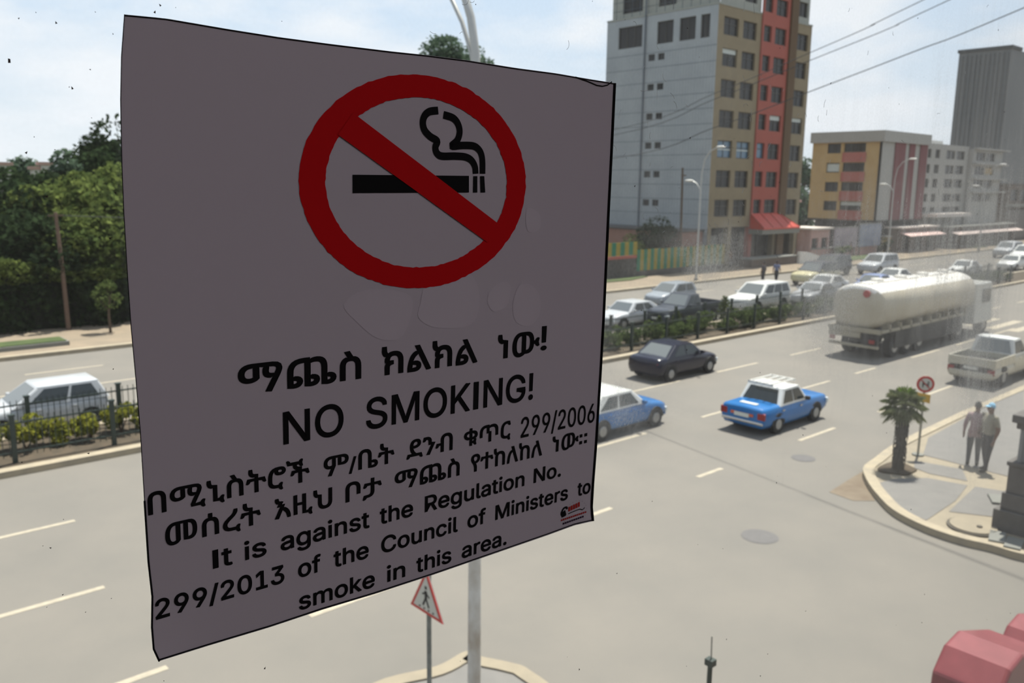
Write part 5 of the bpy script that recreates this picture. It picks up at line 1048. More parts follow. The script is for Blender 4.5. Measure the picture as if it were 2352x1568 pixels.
# ================================================================== NO SMOKING SIGN
# letter outlines: character|advance|closed outlines
GLYPHS = {}
for _g in '''!|196|67,160,63,509,132,509,128,160&98,-4,81,-1,66,9,56,24,52,41,56,58,66,73,81,83,98,86,116,83,130,73,140,58,143,41,140,24,130,9,116,-1;.|188|95,-4,78,-1,63,9,53,24,50,41,53,59,63,73,78,83,95,87,113,83,128,73,138,59,141,41,138,24,128,9,113,-1;/|249|235,533,71,-76,14,-76,178,533;0|453|227,-7,174,1,130,24,95,62,69,113,57,155,50,202,48,254,50,306,57,353,69,395,95,447,130,484,174,508,227,516,279,508,323,484,358,447,384,395,396,353,403,306,405,254,403,202,396,155,384,113,359,62,323,24,279,1&227,50,261,56,290,74,313,103,330,144,340,194,344,254,340,314,330,365,313,405,290,435,261,453,227,460,192,453,163,435,140,405,123,365,113,314,109,254,113,194,123,144,140,103,163,74,192,56;1|453|76,0,76,55,391,55,391,0&276,509,276,0,212,0,212,448,209,448,86,358,86,427,198,509;2|453|64,0,64,47,234,229,261,257,282,282,299,305,311,327,318,348,320,371,317,397,308,419,293,436,273,449,250,457,224,460,196,457,172,447,153,433,139,413,130,390,127,362,66,362,71,405,86,442,111,473,143,496,182,511,225,516,268,511,306,497,337,474,361,445,376,411,381,372,378,345,371,318,357,290,336,259,306,223,267,180,153,60,153,57,389,57,389,0;3|453|218,-7,173,-3,133,10,98,30,70,57,52,91,44,132,109,132,115,107,126,87,144,71,165,59,191,52,219,50,248,53,275,61,297,74,315,93,325,116,329,145,326,172,316,196,299,217,275,234,242,244,201,248,157,248,157,299,288,448,288,452,70,452,70,509,372,509,372,461,211,278,211,289,264,288,308,276,344,253,371,222,387,186,393,145,387,103,370,66,344,36,309,12,266,-2;6|453|226,-7,182,-1,142,15,109,40,84,74,69,115,64,162,68,199,80,239,102,285,137,340,252,509,322,509,151,261,145,261,154,275,165,288,179,299,196,307,214,312,235,314,278,309,316,295,346,271,370,240,384,201,389,157,384,112,368,73,343,39,310,14,271,-2&226,48,254,52,279,63,299,79,314,101,324,128,327,157,324,187,314,213,299,235,279,251,254,262,226,265,198,262,174,252,153,235,138,214,128,188,125,158,128,128,138,102,153,79,174,63,198,52;9|453|226,516,271,510,310,494,343,468,368,434,384,393,389,347,385,309,373,270,350,224,315,168,200,0,130,0,301,248,307,248,299,234,287,221,273,210,257,202,238,196,218,195,175,199,137,214,106,237,83,269,68,307,64,352,69,397,85,436,110,469,143,494,182,510&226,460,199,457,174,446,154,429,138,407,129,381,125,352,129,322,138,295,154,274,174,257,199,247,226,243,254,247,279,257,299,273,314,295,324,321,327,350,324,381,314,407,299,429,279,446,254,457;C|510|267,-7,225,-3,186,7,150,25,119,49,92,79,70,115,53,157,44,203,40,254,44,305,53,352,70,393,92,429,119,459,150,484,186,501,225,512,267,516,305,513,340,504,373,490,402,471,427,447,448,418,463,385,473,348,408,348,401,373,389,395,375,413,357,428,337,440,315,449,292,454,267,456,223,450,184,432,150,403,125,364,109,314,103,254,109,194,125,145,151,105,184,76,223,59,267,53,292,55,315,60,337,69,357,81,375,96,389,114,401,136,408,160,473,160,463,124,448,91,428,62,402,38,373,19,341,5,305,-4;G|520|269,-7,225,-3,185,7,149,25,118,49,91,79,69,116,53,157,43,203,40,254,43,305,53,352,69,393,91,429,117,459,149,484,184,501,223,512,265,516,304,513,340,504,374,489,403,469,429,445,449,416,465,384,474,349,408,349,399,372,387,393,373,411,356,427,337,439,315,448,291,454,265,456,222,450,183,432,150,404,125,364,109,314,103,254,109,194,125,145,151,105,184,76,224,59,269,53,309,57,345,71,374,93,396,123,410,160,415,202,434,199,283,199,283,256,478,256,478,200,471,141,451,91,419,50,377,19,326,0;I|301|31,0,31,57,118,57,118,452,31,452,31,509,269,509,269,452,183,452,183,57,269,57,269,0;K|467|104,145,104,216,122,239,139,261,157,282,174,303,193,324,212,344,364,509,448,509,231,276,228,276&60,0,60,509,125,509,125,334,124,225,125,193,125,0&372,0,188,259,228,309,449,0;M|628|60,0,60,509,152,509,277,187,287,159,299,123,311,84,322,49,307,49,318,83,330,121,342,158,352,187,476,509,568,509,568,0,504,0,504,291,504,327,505,369,506,413,507,457,513,457,505,433,498,409,482,363,467,322,456,291,342,0,286,0,170,291,159,321,145,361,129,408,112,457,119,457,120,416,121,372,122,328,122,291,122,0;N|523|60,0,60,509,136,509,343,183,352,169,363,151,375,130,388,107,401,82,414,55,405,54,402,81,401,108,400,134,399,157,399,195,399,509,463,509,463,0,387,0,202,290,177,331,164,354,148,381,108,452,119,454,122,384,124,328,125,291,125,0;O|533|267,-7,225,-3,186,7,150,25,119,49,92,79,70,115,53,157,44,203,40,254,44,305,53,352,70,393,92,429,119,459,150,484,186,501,225,512,267,516,309,512,348,501,384,484,415,459,442,429,464,393,480,352,490,305,493,254,490,203,480,157,464,115,442,79,415,49,384,25,348,7,309,-3&267,53,310,59,349,76,383,105,408,144,425,194,430,254,425,314,408,365,383,404,349,433,310,450,267,456,223,450,184,433,151,404,125,364,109,314,103,254,109,194,125,144,151,105,184,76,223,59;R|449|60,0,60,509,236,509,290,504,333,489,367,465,390,433,405,395,409,352,405,309,390,271,367,240,333,217,289,203,236,198,96,198,96,255,234,255,269,258,298,267,319,281,334,300,342,324,345,352,342,380,334,405,319,425,298,440,269,449,233,452,125,452,125,0&353,0,230,229,303,229,428,0;S|447|224,-9,172,-4,128,9,91,31,64,60,46,96,38,137,104,137,110,110,123,88,142,71,166,59,194,52,224,49,257,52,286,60,311,74,329,92,341,114,346,139,342,161,332,179,316,193,296,205,272,214,245,222,184,239,128,260,86,289,60,326,52,372,58,413,75,448,102,476,138,498,180,511,227,516,275,511,316,498,351,476,377,449,394,415,401,378,337,378,326,412,302,437,267,453,225,459,194,456,167,448,145,435,129,418,118,398,115,376,119,352,131,334,148,319,169,308,191,300,212,293,264,279,287,272,312,264,336,252,359,238,379,220,395,198,405,171,408,139,403,99,386,64,360,34,323,11,278,-4;a|389|160,-9,126,-5,94,5,68,22,48,45,35,73,30,108,34,138,43,161,58,179,78,193,100,203,125,211,152,216,178,220,234,227,252,230,265,235,273,243,276,255,276,257,273,279,267,297,256,311,240,322,220,329,196,331,171,329,149,322,132,313,118,301,107,288,100,274,41,291,57,322,79,346,104,364,133,375,163,382,194,384,215,383,239,379,263,372,286,360,306,343,322,320,333,290,337,251,337,0,277,0,277,52,272,52,264,38,252,25,236,12,215,1,190,-6&170,45,202,49,228,59,248,74,263,93,272,115,276,138,276,190,270,186,259,182,246,179,231,176,200,171,175,168,154,164,134,159,117,150,103,139,95,124,92,105,94,87,102,72,114,61,130,52,149,47;c|396|207,-8,159,-2,117,16,82,46,56,85,40,133,34,187,40,243,56,291,82,330,117,360,159,378,207,384,234,383,260,377,284,368,305,356,324,341,340,322,353,301,362,277,303,262,298,276,290,289,281,301,270,311,257,319,242,325,226,329,207,330,173,325,145,310,124,287,108,258,99,224,96,187,99,151,108,117,124,89,145,66,173,51,207,46,226,48,243,52,258,58,271,66,282,76,292,89,299,102,304,117,363,102,354,78,341,56,325,37,306,21,285,9,261,-1,235,-6;e|404|212,-8,161,-2,117,16,82,46,56,85,40,132,34,187,39,242,55,290,81,329,115,359,157,378,205,384,236,382,266,374,294,361,319,341,341,315,357,282,368,242,371,194,371,169,75,169,75,221,338,221,310,202,307,237,298,269,283,294,263,314,237,326,205,330,173,326,146,313,125,294,109,270,99,241,96,211,96,178,100,139,110,106,128,80,151,61,179,50,212,46,234,48,254,53,271,61,285,73,297,88,306,105,365,91,353,63,335,39,311,19,283,4,249,-5;f|254|228,379,228,327,6,327,6,379&81,0,81,432,84,461,96,486,113,505,135,519,161,527,187,530,207,529,222,527,234,524,243,521,227,468,215,472,206,473,195,474,171,470,154,460,145,443,142,419,142,0;g|425|207,-151,168,-148,134,-140,105,-127,82,-110,64,-91,51,-69,101,-41,110,-53,122,-66,136,-78,154,-88,178,-95,207,-97,249,-92,282,-75,304,-47,311,-6,311,68,306,68,298,56,287,41,272,28,252,16,227,8,195,5,152,10,113,27,80,53,55,90,39,136,34,191,39,246,55,293,80,332,112,361,152,378,196,384,228,382,253,373,273,360,288,346,299,331,308,319,313,319,313,379,372,379,372,-9,367,-54,350,-90,324,-117,291,-136,251,-147&205,59,237,63,264,75,285,95,300,121,309,154,312,193,309,231,300,264,285,291,264,312,237,325,205,330,172,325,145,312,124,290,109,262,99,229,96,193,99,155,109,123,124,96,145,76,172,63;h|410|114,227,114,0,53,0,53,509,114,509,114,287,102,287,124,332,152,362,187,379,227,384,264,380,295,369,321,349,341,321,353,285,357,240,357,0,296,0,296,235,290,275,273,304,246,323,210,329,184,326,161,317,141,303,126,283,117,257;i|167|53,0,53,379,114,379,114,0&84,443,67,446,54,455,44,468,41,483,44,499,54,512,67,521,84,524,100,521,114,512,123,499,126,483,123,468,114,455,100,446;k|381|110,137,110,212,121,212,284,379,360,379,184,199,177,199&53,0,53,509,114,509,114,0&294,0,148,186,191,229,372,0;l|189|139,-2,101,3,74,20,58,47,53,84,53,509,114,509,114,99,115,77,120,62,130,54,146,52,160,53,170,54,181,3,162,-1,151,-2;m|610|53,0,53,379,112,379,112,295,108,295,118,323,132,346,151,363,172,376,195,384,219,386,257,380,287,361,309,331,321,295,312,295,322,321,337,343,357,361,381,375,407,383,437,386,468,383,497,372,522,354,541,328,553,296,557,255,557,0,496,0,496,254,490,289,473,313,447,326,419,330,395,328,374,320,358,307,345,290,338,270,335,247,335,0,274,0,274,260,269,288,253,311,229,326,199,330,178,328,158,320,140,307,126,289,117,266,114,238,114,0;n|410|114,227,114,0,53,0,53,379,112,379,112,287,102,287,124,332,152,362,187,379,227,384,264,380,295,369,321,349,341,321,353,285,357,240,357,0,296,0,296,235,290,275,273,304,246,323,210,329,184,326,161,317,141,303,126,283,117,257;o|415|207,-8,159,-2,117,16,82,46,56,85,40,133,34,187,40,243,56,291,82,330,117,360,159,378,207,384,256,378,299,360,333,330,359,291,376,243,381,187,376,133,359,85,333,46,299,16,256,-2&207,46,242,51,270,66,292,89,307,117,316,151,319,187,316,224,307,258,292,287,270,310,242,325,207,330,173,325,145,310,124,287,108,258,99,224,96,187,99,151,108,117,124,89,145,66,173,51;r|259|53,0,53,379,112,379,112,321,115,321,130,347,152,367,181,380,213,385,229,384,243,384,243,322,230,324,219,325,207,326,182,323,159,315,140,301,126,284,117,262,114,237,114,0;s|365|182,-8,145,-5,112,3,84,18,62,38,45,63,36,94,94,107,105,79,124,60,150,49,181,45,217,50,244,62,262,81,268,103,265,121,254,136,237,147,212,155,149,170,104,186,72,208,53,237,47,274,51,305,65,332,87,354,115,370,149,381,187,384,223,381,254,372,279,358,299,339,314,316,324,290,268,277,258,298,243,316,219,328,187,333,156,329,131,317,114,299,109,277,112,258,124,243,144,232,172,223,229,209,275,194,306,171,325,142,331,107,326,75,312,47,290,24,260,6,223,-5;t|227|204,379,204,327,6,327,6,379&65,471,126,471,126,98,128,76,136,61,150,53,170,50,185,51,202,54,213,2,203,-1,192,-3,180,-4,168,-4,125,2,92,21,72,52,65,93;u|410|182,-5,146,-1,115,11,89,31,69,59,57,95,53,139,53,379,114,379,114,144,119,105,137,75,164,56,200,50,226,53,249,62,268,77,283,97,293,122,296,153,296,379,357,379,357,0,298,0,298,92,307,92,286,47,257,17,222,0;ህ|700|400,-10,333,-3,280,18,240,54,213,102,196,162,191,235,191,437,152,441,118,454,89,476,67,510,53,556,48,616,48,689,136,689,136,619,140,564,153,531,175,514,208,508,279,508,279,240,282,190,291,147,307,113,344,79,400,68,461,79,499,115,514,150,523,192,526,241,526,689,613,689,613,233,608,165,590,106,561,57,520,20,467,-2;ለ|569|41,0,51,87,62,165,73,233,87,293,102,345,119,390,150,445,187,486,232,517,284,539,238,689,332,689,545,0,453,0,308,469,273,456,242,434,215,402,191,357,177,318,164,272,153,218,143,156,134,83,126,0;ል|641|41,0,51,87,62,165,75,234,89,294,106,347,124,392,146,430,170,462,196,489,242,521,295,543,232,689,326,689,623,0,531,0,324,473,275,449,230,407,203,368,181,317,164,255,235,255,290,247,331,222,358,184,366,135,355,78,322,35,289,16,247,4,198,0&136,64,181,64,236,71,270,94,281,132,262,175,207,189,152,189,143,126,139,95;መ|925|250,-10,191,-1,145,26,110,70,87,131,72,208,68,301,71,375,80,443,96,504,118,558,146,603,180,640,220,667,266,683,317,689,665,689,726,680,774,654,811,612,837,552,852,476,857,383,852,290,836,212,810,151,772,106,724,79,665,70,533,70,533,621,426,621,426,99,392,56,353,21,306,-2&254,61,301,73,338,109,338,621,325,621,274,612,232,586,198,542,173,480,158,401,153,304,156,227,165,165,180,119,212,75&621,140,653,140,694,147,725,170,747,206,762,254,768,293,771,336,772,384,771,428,767,469,761,507,747,554,725,591,696,613,658,621,621,621;ሚ|925|555,0,555,61,674,349,623,349,563,357,519,382,492,423,483,480,485,527,490,575,500,625,395,625,395,347,359,316,317,292,269,275,215,270,164,275,121,292,85,319,58,357,42,403,37,459,44,525,65,581,100,627,147,661,206,682,275,689,657,689,749,673,805,628,824,553,820,513,808,466,792,417,773,370,649,70,806,70,817,97,836,123,859,142,887,149,910,149,885,35,910,-79,887,-79,859,-73,836,-53,817,-27,806,0&220,338,248,341,271,347,290,357,308,369,308,625,281,625,235,620,197,606,165,582,141,549,127,508,122,459,129,407,149,369,180,346&672,413,700,413,721,466,728,485,734,506,738,527,740,549,734,581,716,605,687,620,649,625,584,625,577,585,572,551,569,520,568,490,574,454,591,431,622,417;ማ|860|530,0,674,349,623,349,563,357,519,382,492,423,483,480,485,527,490,575,500,625,395,625,395,347,359,316,317,292,269,275,215,270,164,275,121,292,85,319,58,357,42,403,37,459,44,525,65,581,100,627,147,661,206,682,275,689,657,689,749,673,805,628,824,553,820,513,808,466,792,417,773,370,620,0&220,338,248,341,271,347,290,357,308,369,308,625,281,625,235,620,197,606,165,582,141,549,127,508,122,459,129,407,149,369,180,346&672,413,700,413,721,466,728,485,734,506,738,527,740,549,734,581,716,605,687,620,649,625,584,625,577,585,572,551,569,520,568,490,574,454,591,431,622,417;ም|841|169,0,281,279,248,272,215,270,164,275,121,292,85,319,58,357,42,403,37,459,44,525,64,581,98,627,145,661,203,682,272,689,643,689,696,684,739,669,773,644,798,612,813,573,818,528,813,480,800,438,777,401,745,373,702,356,649,350,493,350,493,625,395,625,395,347,258,0&220,338,248,341,271,347,290,357,308,369,308,625,281,625,235,620,197,606,165,582,141,549,127,508,122,459,129,407,149,369,180,346&581,414,633,414,667,418,693,430,711,449,723,472,730,497,732,524,730,547,724,571,713,592,696,609,673,621,641,625,581,625;ረ|517|479,-79,451,-73,428,-53,409,-27,398,0,263,0,197,7,143,24,101,51,72,88,54,133,48,186,54,240,69,287,96,331,133,374,164,405,199,439,239,476,274,512,301,546,321,579,339,630,345,689,433,689,428,633,415,582,392,537,363,495,328,454,287,415,254,383,225,355,201,329,173,294,154,261,143,228,140,191,143,159,151,130,167,105,191,86,225,74,270,70,398,70,409,97,428,123,451,142,479,149,502,149,477,35,502,-79;ር|492|449,-79,419,-73,394,-53,377,-27,365,0,304,0,227,6,166,24,122,53,92,95,74,149,68,217,68,302,75,423,98,521,135,595,190,647,263,678,354,689,445,689,477,539,458,539,428,545,404,564,385,590,373,618,349,618,292,611,244,590,206,552,178,492,165,438,158,372,155,293,155,222,159,173,171,135,190,106,218,86,257,74,307,70,365,70,377,97,395,123,419,142,449,149,470,149,445,35,470,-79;ሮ|586|449,-79,419,-73,394,-53,377,-27,365,0,304,0,227,6,166,24,122,53,92,95,74,149,68,217,68,302,75,423,98,521,135,595,190,647,263,678,354,689,406,689,454,685,493,673,523,653,552,613,561,562,551,513,521,472,490,451,451,438,404,434,353,438,313,450,283,470,256,510,247,559,248,578,252,596,223,573,199,540,180,498,166,444,158,375,155,293,155,222,159,173,171,135,190,106,218,86,257,74,307,70,365,70,377,97,395,123,419,142,449,149,470,149,445,35,470,-79&404,499,436,503,458,515,471,535,475,561,471,587,458,607,435,619,404,623,373,619,351,607,337,587,333,561,337,535,351,515,373,503;ሰ|596|87,0,87,348,91,409,105,463,128,510,160,547,202,573,255,587,255,733,342,733,342,588,395,575,438,550,470,514,492,468,505,412,509,346,509,0,421,0,421,341,418,392,409,435,393,469,356,503,300,514,239,502,201,467,186,432,177,390,175,340,175,0;ስ|596|87,0,87,348,91,409,104,462,126,508,158,545,198,571,249,586,176,733,270,733,341,588,395,575,438,551,470,515,492,469,505,413,509,346,509,0,421,0,421,341,418,392,409,435,393,469,356,503,300,514,239,502,201,467,186,432,177,390,175,340,175,0;ቁ|628|270,0,270,253,213,257,165,266,127,281,85,309,58,343,43,381,39,419,43,460,58,498,85,531,127,558,165,571,213,580,270,584,270,689,358,689,358,584,414,580,461,571,500,558,542,531,569,498,584,460,589,419,587,392,579,364,564,336,542,311,512,289,472,271,420,259,358,253,358,170,434,170,445,196,463,222,487,241,515,248,538,248,513,134,538,20,515,20,487,27,463,46,445,73,434,99,358,99,358,0&126,419,129,395,138,373,154,354,180,339,218,330,270,325,270,512,216,507,177,497,152,481,136,463,129,442&501,419,499,442,490,463,474,481,448,496,410,507,358,512,358,325,409,330,447,340,473,355,490,374,499,395;በ|596|300,698,367,691,420,670,460,635,487,587,504,526,509,453,509,0,421,0,421,448,418,499,409,541,393,576,356,610,300,621,239,609,201,574,186,539,177,497,175,447,175,0,87,0,87,455,93,524,110,582,139,632,180,669,234,691;ቤ|747|300,698,367,691,420,670,460,635,487,587,504,526,509,453,509,255,586,255,666,240,713,198,729,127,719,78,690,37,658,16,615,4,560,0,421,0,421,448,418,499,409,542,393,576,356,610,300,621,239,609,201,574,186,539,177,497,175,447,175,0,87,0,87,455,93,524,110,582,139,632,180,669,234,691&509,64,554,64,597,68,624,81,638,101,643,127,639,154,626,174,604,185,571,189,509,189;ብ|716|14,189,47,338,206,338,206,455,212,524,230,582,258,632,299,669,353,691,419,698,487,691,540,670,580,635,607,587,623,526,629,453,629,0,541,0,541,448,538,499,529,542,513,576,476,610,419,621,359,609,321,574,306,539,297,497,294,447,294,0,206,0,206,268,119,268,106,236,86,211,61,194,34,189;ቦ|588|175,0,175,448,178,499,187,542,203,576,240,610,296,621,357,609,395,574,410,539,418,497,421,447,421,231,509,231,509,455,503,524,486,582,457,632,416,669,362,691,296,698,229,691,176,670,136,635,109,587,92,526,87,453,87,0;ተ|580|246,0,246,447,119,447,106,415,86,390,61,374,34,368,14,368,47,518,246,518,246,689,334,689,334,518,532,518,565,368,546,368,518,374,494,390,475,415,461,447,334,447,334,0;ታ|596|14,-79,47,70,128,70,174,74,209,84,234,103,251,132,260,172,263,223,263,446,135,446,122,414,102,389,78,373,50,367,31,367,64,517,263,517,263,689,351,689,351,517,549,517,581,367,562,367,535,373,511,389,491,414,477,446,351,446,351,216,345,151,328,98,300,55,260,25,208,6,144,0,119,0,106,-31,87,-56,62,-73,34,-79;ት|580|253,0,253,395,119,395,106,363,86,338,61,322,34,316,14,316,47,466,253,466,253,533,205,539,165,553,133,576,110,607,95,649,91,702,91,775,178,775,178,710,184,657,203,626,233,610,277,605,340,605,340,466,532,466,565,316,546,316,518,322,494,338,475,363,461,395,340,395,340,0;ች|706|141,301,174,450,377,450,377,484,329,490,290,504,257,527,234,558,220,600,215,653,215,675,47,675,14,824,38,824,66,817,90,798,108,772,119,745,391,745,402,772,420,798,444,817,472,824,495,824,470,710,495,596,472,596,444,602,420,622,402,648,391,675,303,675,303,661,309,608,327,577,358,561,401,555,465,555,465,450,659,450,691,301,672,301,645,306,621,323,601,348,587,380,465,380,465,0,377,0,377,380,245,380,232,348,212,323,188,306,160,301;ነ|404|220,0,220,446,172,452,132,466,100,488,77,520,63,562,58,614,58,688,146,688,146,622,152,570,170,538,200,522,244,517,308,517,308,0;ኒ|508|220,0,220,446,172,452,132,466,100,488,77,520,63,562,58,614,58,688,146,688,146,622,152,570,170,538,200,522,244,517,308,517,308,70,390,70,401,97,419,123,443,142,471,149,494,149,469,35,494,-79,471,-79,443,-73,419,-53,401,-27,390,0;ን|471|148,0,323,389,224,389,224,509,218,562,199,595,170,612,133,618,119,618,104,585,85,560,61,544,32,539,14,539,47,689,143,689,196,684,239,669,271,644,293,610,307,566,311,512,311,464,447,464,244,0;እ|533|53,0,220,405,123,405,169,511,124,528,92,557,71,603,65,669,65,689,152,689,152,672,155,634,165,607,180,590,200,581,225,576,253,575,289,575,246,474,341,474,300,371,351,346,398,310,425,278,450,238,471,192,488,137,501,73,509,0,421,0,416,56,407,105,394,147,370,199,339,240,305,271,268,294,150,0;ከ|625|116,0,116,348,119,397,127,441,141,480,101,503,72,533,54,576,48,635,48,733,136,733,136,638,139,605,149,578,165,558,186,544,214,564,247,579,285,588,329,591,396,584,449,563,489,528,516,480,533,419,538,346,538,0,450,0,450,341,447,392,438,435,422,469,385,503,329,514,268,502,230,467,215,432,206,390,203,340,203,0;ክ|625|116,0,116,182,120,228,133,269,156,302,189,327,116,327,116,348,119,397,127,441,141,480,101,503,72,533,54,576,48,635,48,733,136,733,136,638,139,605,149,578,165,558,186,544,214,564,247,579,285,588,329,591,396,584,449,563,489,528,516,480,533,419,538,346,538,0,450,0,450,341,447,392,438,435,422,469,385,503,329,514,268,502,230,467,215,432,206,390,203,340,203,334,249,347,303,351,303,274,266,271,240,262,222,248,211,229,205,205,203,176,203,0;ው|840|250,-10,191,-1,145,26,110,70,87,131,72,208,68,301,71,375,80,443,96,504,118,558,146,603,180,640,220,667,266,683,317,689,471,689,529,681,576,657,613,617,639,562,656,491,662,404,721,404,733,431,751,457,774,476,802,482,825,482,800,368,825,255,802,255,774,261,751,281,733,307,721,334,662,334,652,255,633,190,606,138,570,101,525,78,471,70,406,70,375,38,339,13,298,-4&254,61,301,73,338,109,338,621,325,621,274,612,232,586,198,542,173,480,158,401,153,304,156,227,165,165,180,119,212,75&426,140,458,140,499,147,530,170,553,206,567,254,573,293,576,336,578,384,576,428,573,469,567,507,552,554,530,591,501,613,463,621,426,621;ዚ|653|87,0,87,689,175,689,175,397,355,397,355,689,443,689,443,70,534,70,545,97,564,123,587,142,615,149,638,149,613,35,638,-79,615,-79,587,-73,564,-53,545,-27,534,0,355,0,355,321,175,321,175,0;የ|452|189,0,189,91,188,138,184,182,177,222,166,260,151,297,130,334,111,364,92,394,74,425,60,457,51,490,48,527,54,579,71,622,100,655,138,679,183,693,236,698,291,693,335,678,370,652,394,619,409,579,414,532,408,483,391,441,362,405,324,375,279,351,228,335,245,297,257,263,267,229,272,193,276,153,277,106,277,0&194,393,250,412,292,441,319,481,328,532,322,575,303,607,273,626,232,633,192,626,161,607,142,576,135,533,139,495,152,459,171,425;ደ|580|14,0,47,149,230,149,202,185,179,227,159,273,145,323,136,377,133,435,139,517,158,584,189,635,231,670,282,692,341,699,393,694,433,679,463,657,482,628,493,595,497,559,490,511,470,467,434,431,383,403,339,389,286,382,225,379,232,329,246,284,266,243,290,208,317,176,345,149,532,149,565,0,546,0,518,5,494,22,475,47,461,79,119,79,106,47,86,22,61,5,34,0&222,447,280,451,327,459,364,473,399,507,411,557,406,590,391,614,367,629,337,634,286,622,250,587,234,552,225,510,222,460;ጥ|957|475,0,475,356,390,356,390,611,370,611,305,605,255,586,218,555,194,511,179,453,175,381,175,226,87,226,87,391,95,481,118,556,157,614,212,655,284,680,372,689,477,689,477,631,493,643,514,656,539,668,571,679,610,686,657,689,719,681,772,660,814,624,845,575,864,515,870,445,870,226,782,226,782,418,778,474,767,521,748,560,720,588,680,606,629,611,575,607,532,594,500,576,477,560,477,423,563,423,563,0;ጨ|1058|87,0,87,374,96,466,122,543,166,606,228,652,309,679,409,689,514,689,514,644,538,660,570,675,609,685,657,689,718,681,768,660,806,624,832,575,848,515,853,445,853,255,895,255,958,247,1003,223,1031,186,1041,135,1030,81,999,38,965,17,920,4,862,0,766,0,766,418,763,474,755,522,740,560,715,588,679,606,629,611,594,609,562,600,535,588,514,574,514,255,555,255,618,247,664,223,692,186,701,135,691,81,660,38,626,17,580,4,523,0,426,0,426,611,407,611,331,604,271,583,228,547,198,498,180,437,175,365,175,255,216,255,279,247,324,223,352,186,362,135,351,81,320,38,287,17,241,4,183,0&514,64,526,64,567,68,595,83,610,105,615,132,611,156,600,174,578,185,540,189,514,189&853,64,865,64,906,68,934,83,949,105,955,132,951,156,940,174,917,185,879,189,853,189&175,64,186,64,227,68,255,83,271,105,276,132,272,156,261,174,238,185,201,189,175,189'''.split(';'):
    _c, _a, _o = _g.split('|'); GLYPHS[_c] = (int(_a), [list(zip(*[iter(map(int, q.split(',')))]*2)) for q in _o.split('&')])
_h = max(b for q in GLYPHS['N'][1] for a, b in q); GLYPHS['I'] = (230, [[(70, 0), (160, 0), (160, _h), (70, _h)]]); GLYPHS[':'] = (230, [[(60+a, b+c) for a, b in ((0, 0), (110, 0), (110, 110), (0, 110))] for c in (90, 400)])
def _area(q): return sum(q[i-1][0]*q[i][1]-q[i][0]*q[i-1][1] for i in range(len(q)))/2
for _c, (_a, _o) in list(GLYPHS.items()):                               # outer outlines clockwise, holes the other way
    _b = max(_o, key=lambda q: abs(_area(q)))
    if _c in 'I:' or len(_o) == 1 or _area(_b) > 0: GLYPHS[_c] = (_a, [(q[::-1] if _area(q) > 0 else q) if (_c in 'I:' or len(_o) == 1) else q[::-1] for q in _o])
_d = ray(3550, 488); _d /= np.linalg.norm(_d); _v = ray(870, 10850); _v /= np.linalg.norm(_v); _v -= _d*(_v@_d); _v /= np.linalg.norm(_v)
_n = np.cross(_d, _v); _n = _n if _n[1] > 0 else -_n; SD = .4244; _O = ray(285, 33); _O = _O*(SD/(_O@_n))
def S(px, py):
    r = ray(px, py); p = r*(SD/(r@_n))-_O; return p@_d, p@_v
def bulge(u, v):
    u = u/.32; v = v/.32
    return .0016*math.sin(math.pi*np.clip(v, 0, 1))*math.sin(math.pi*np.clip(u, 0, 1))+.004*max(0, (v-.9)/.1)**2*max(0, 1-u/.08)+.003*max(0, (v-.93)/.07)**2*max(0, (u-.93)/.07)
def SP(u, v, k=0.0):
    """point of the sign surface; k = height towards the viewer"""
    base = _O+_d*u+_v*v; r = base/np.linalg.norm(base); b = bulge(u, v)+k
    return tuple(CO+base-r*(b/(r@_n)))
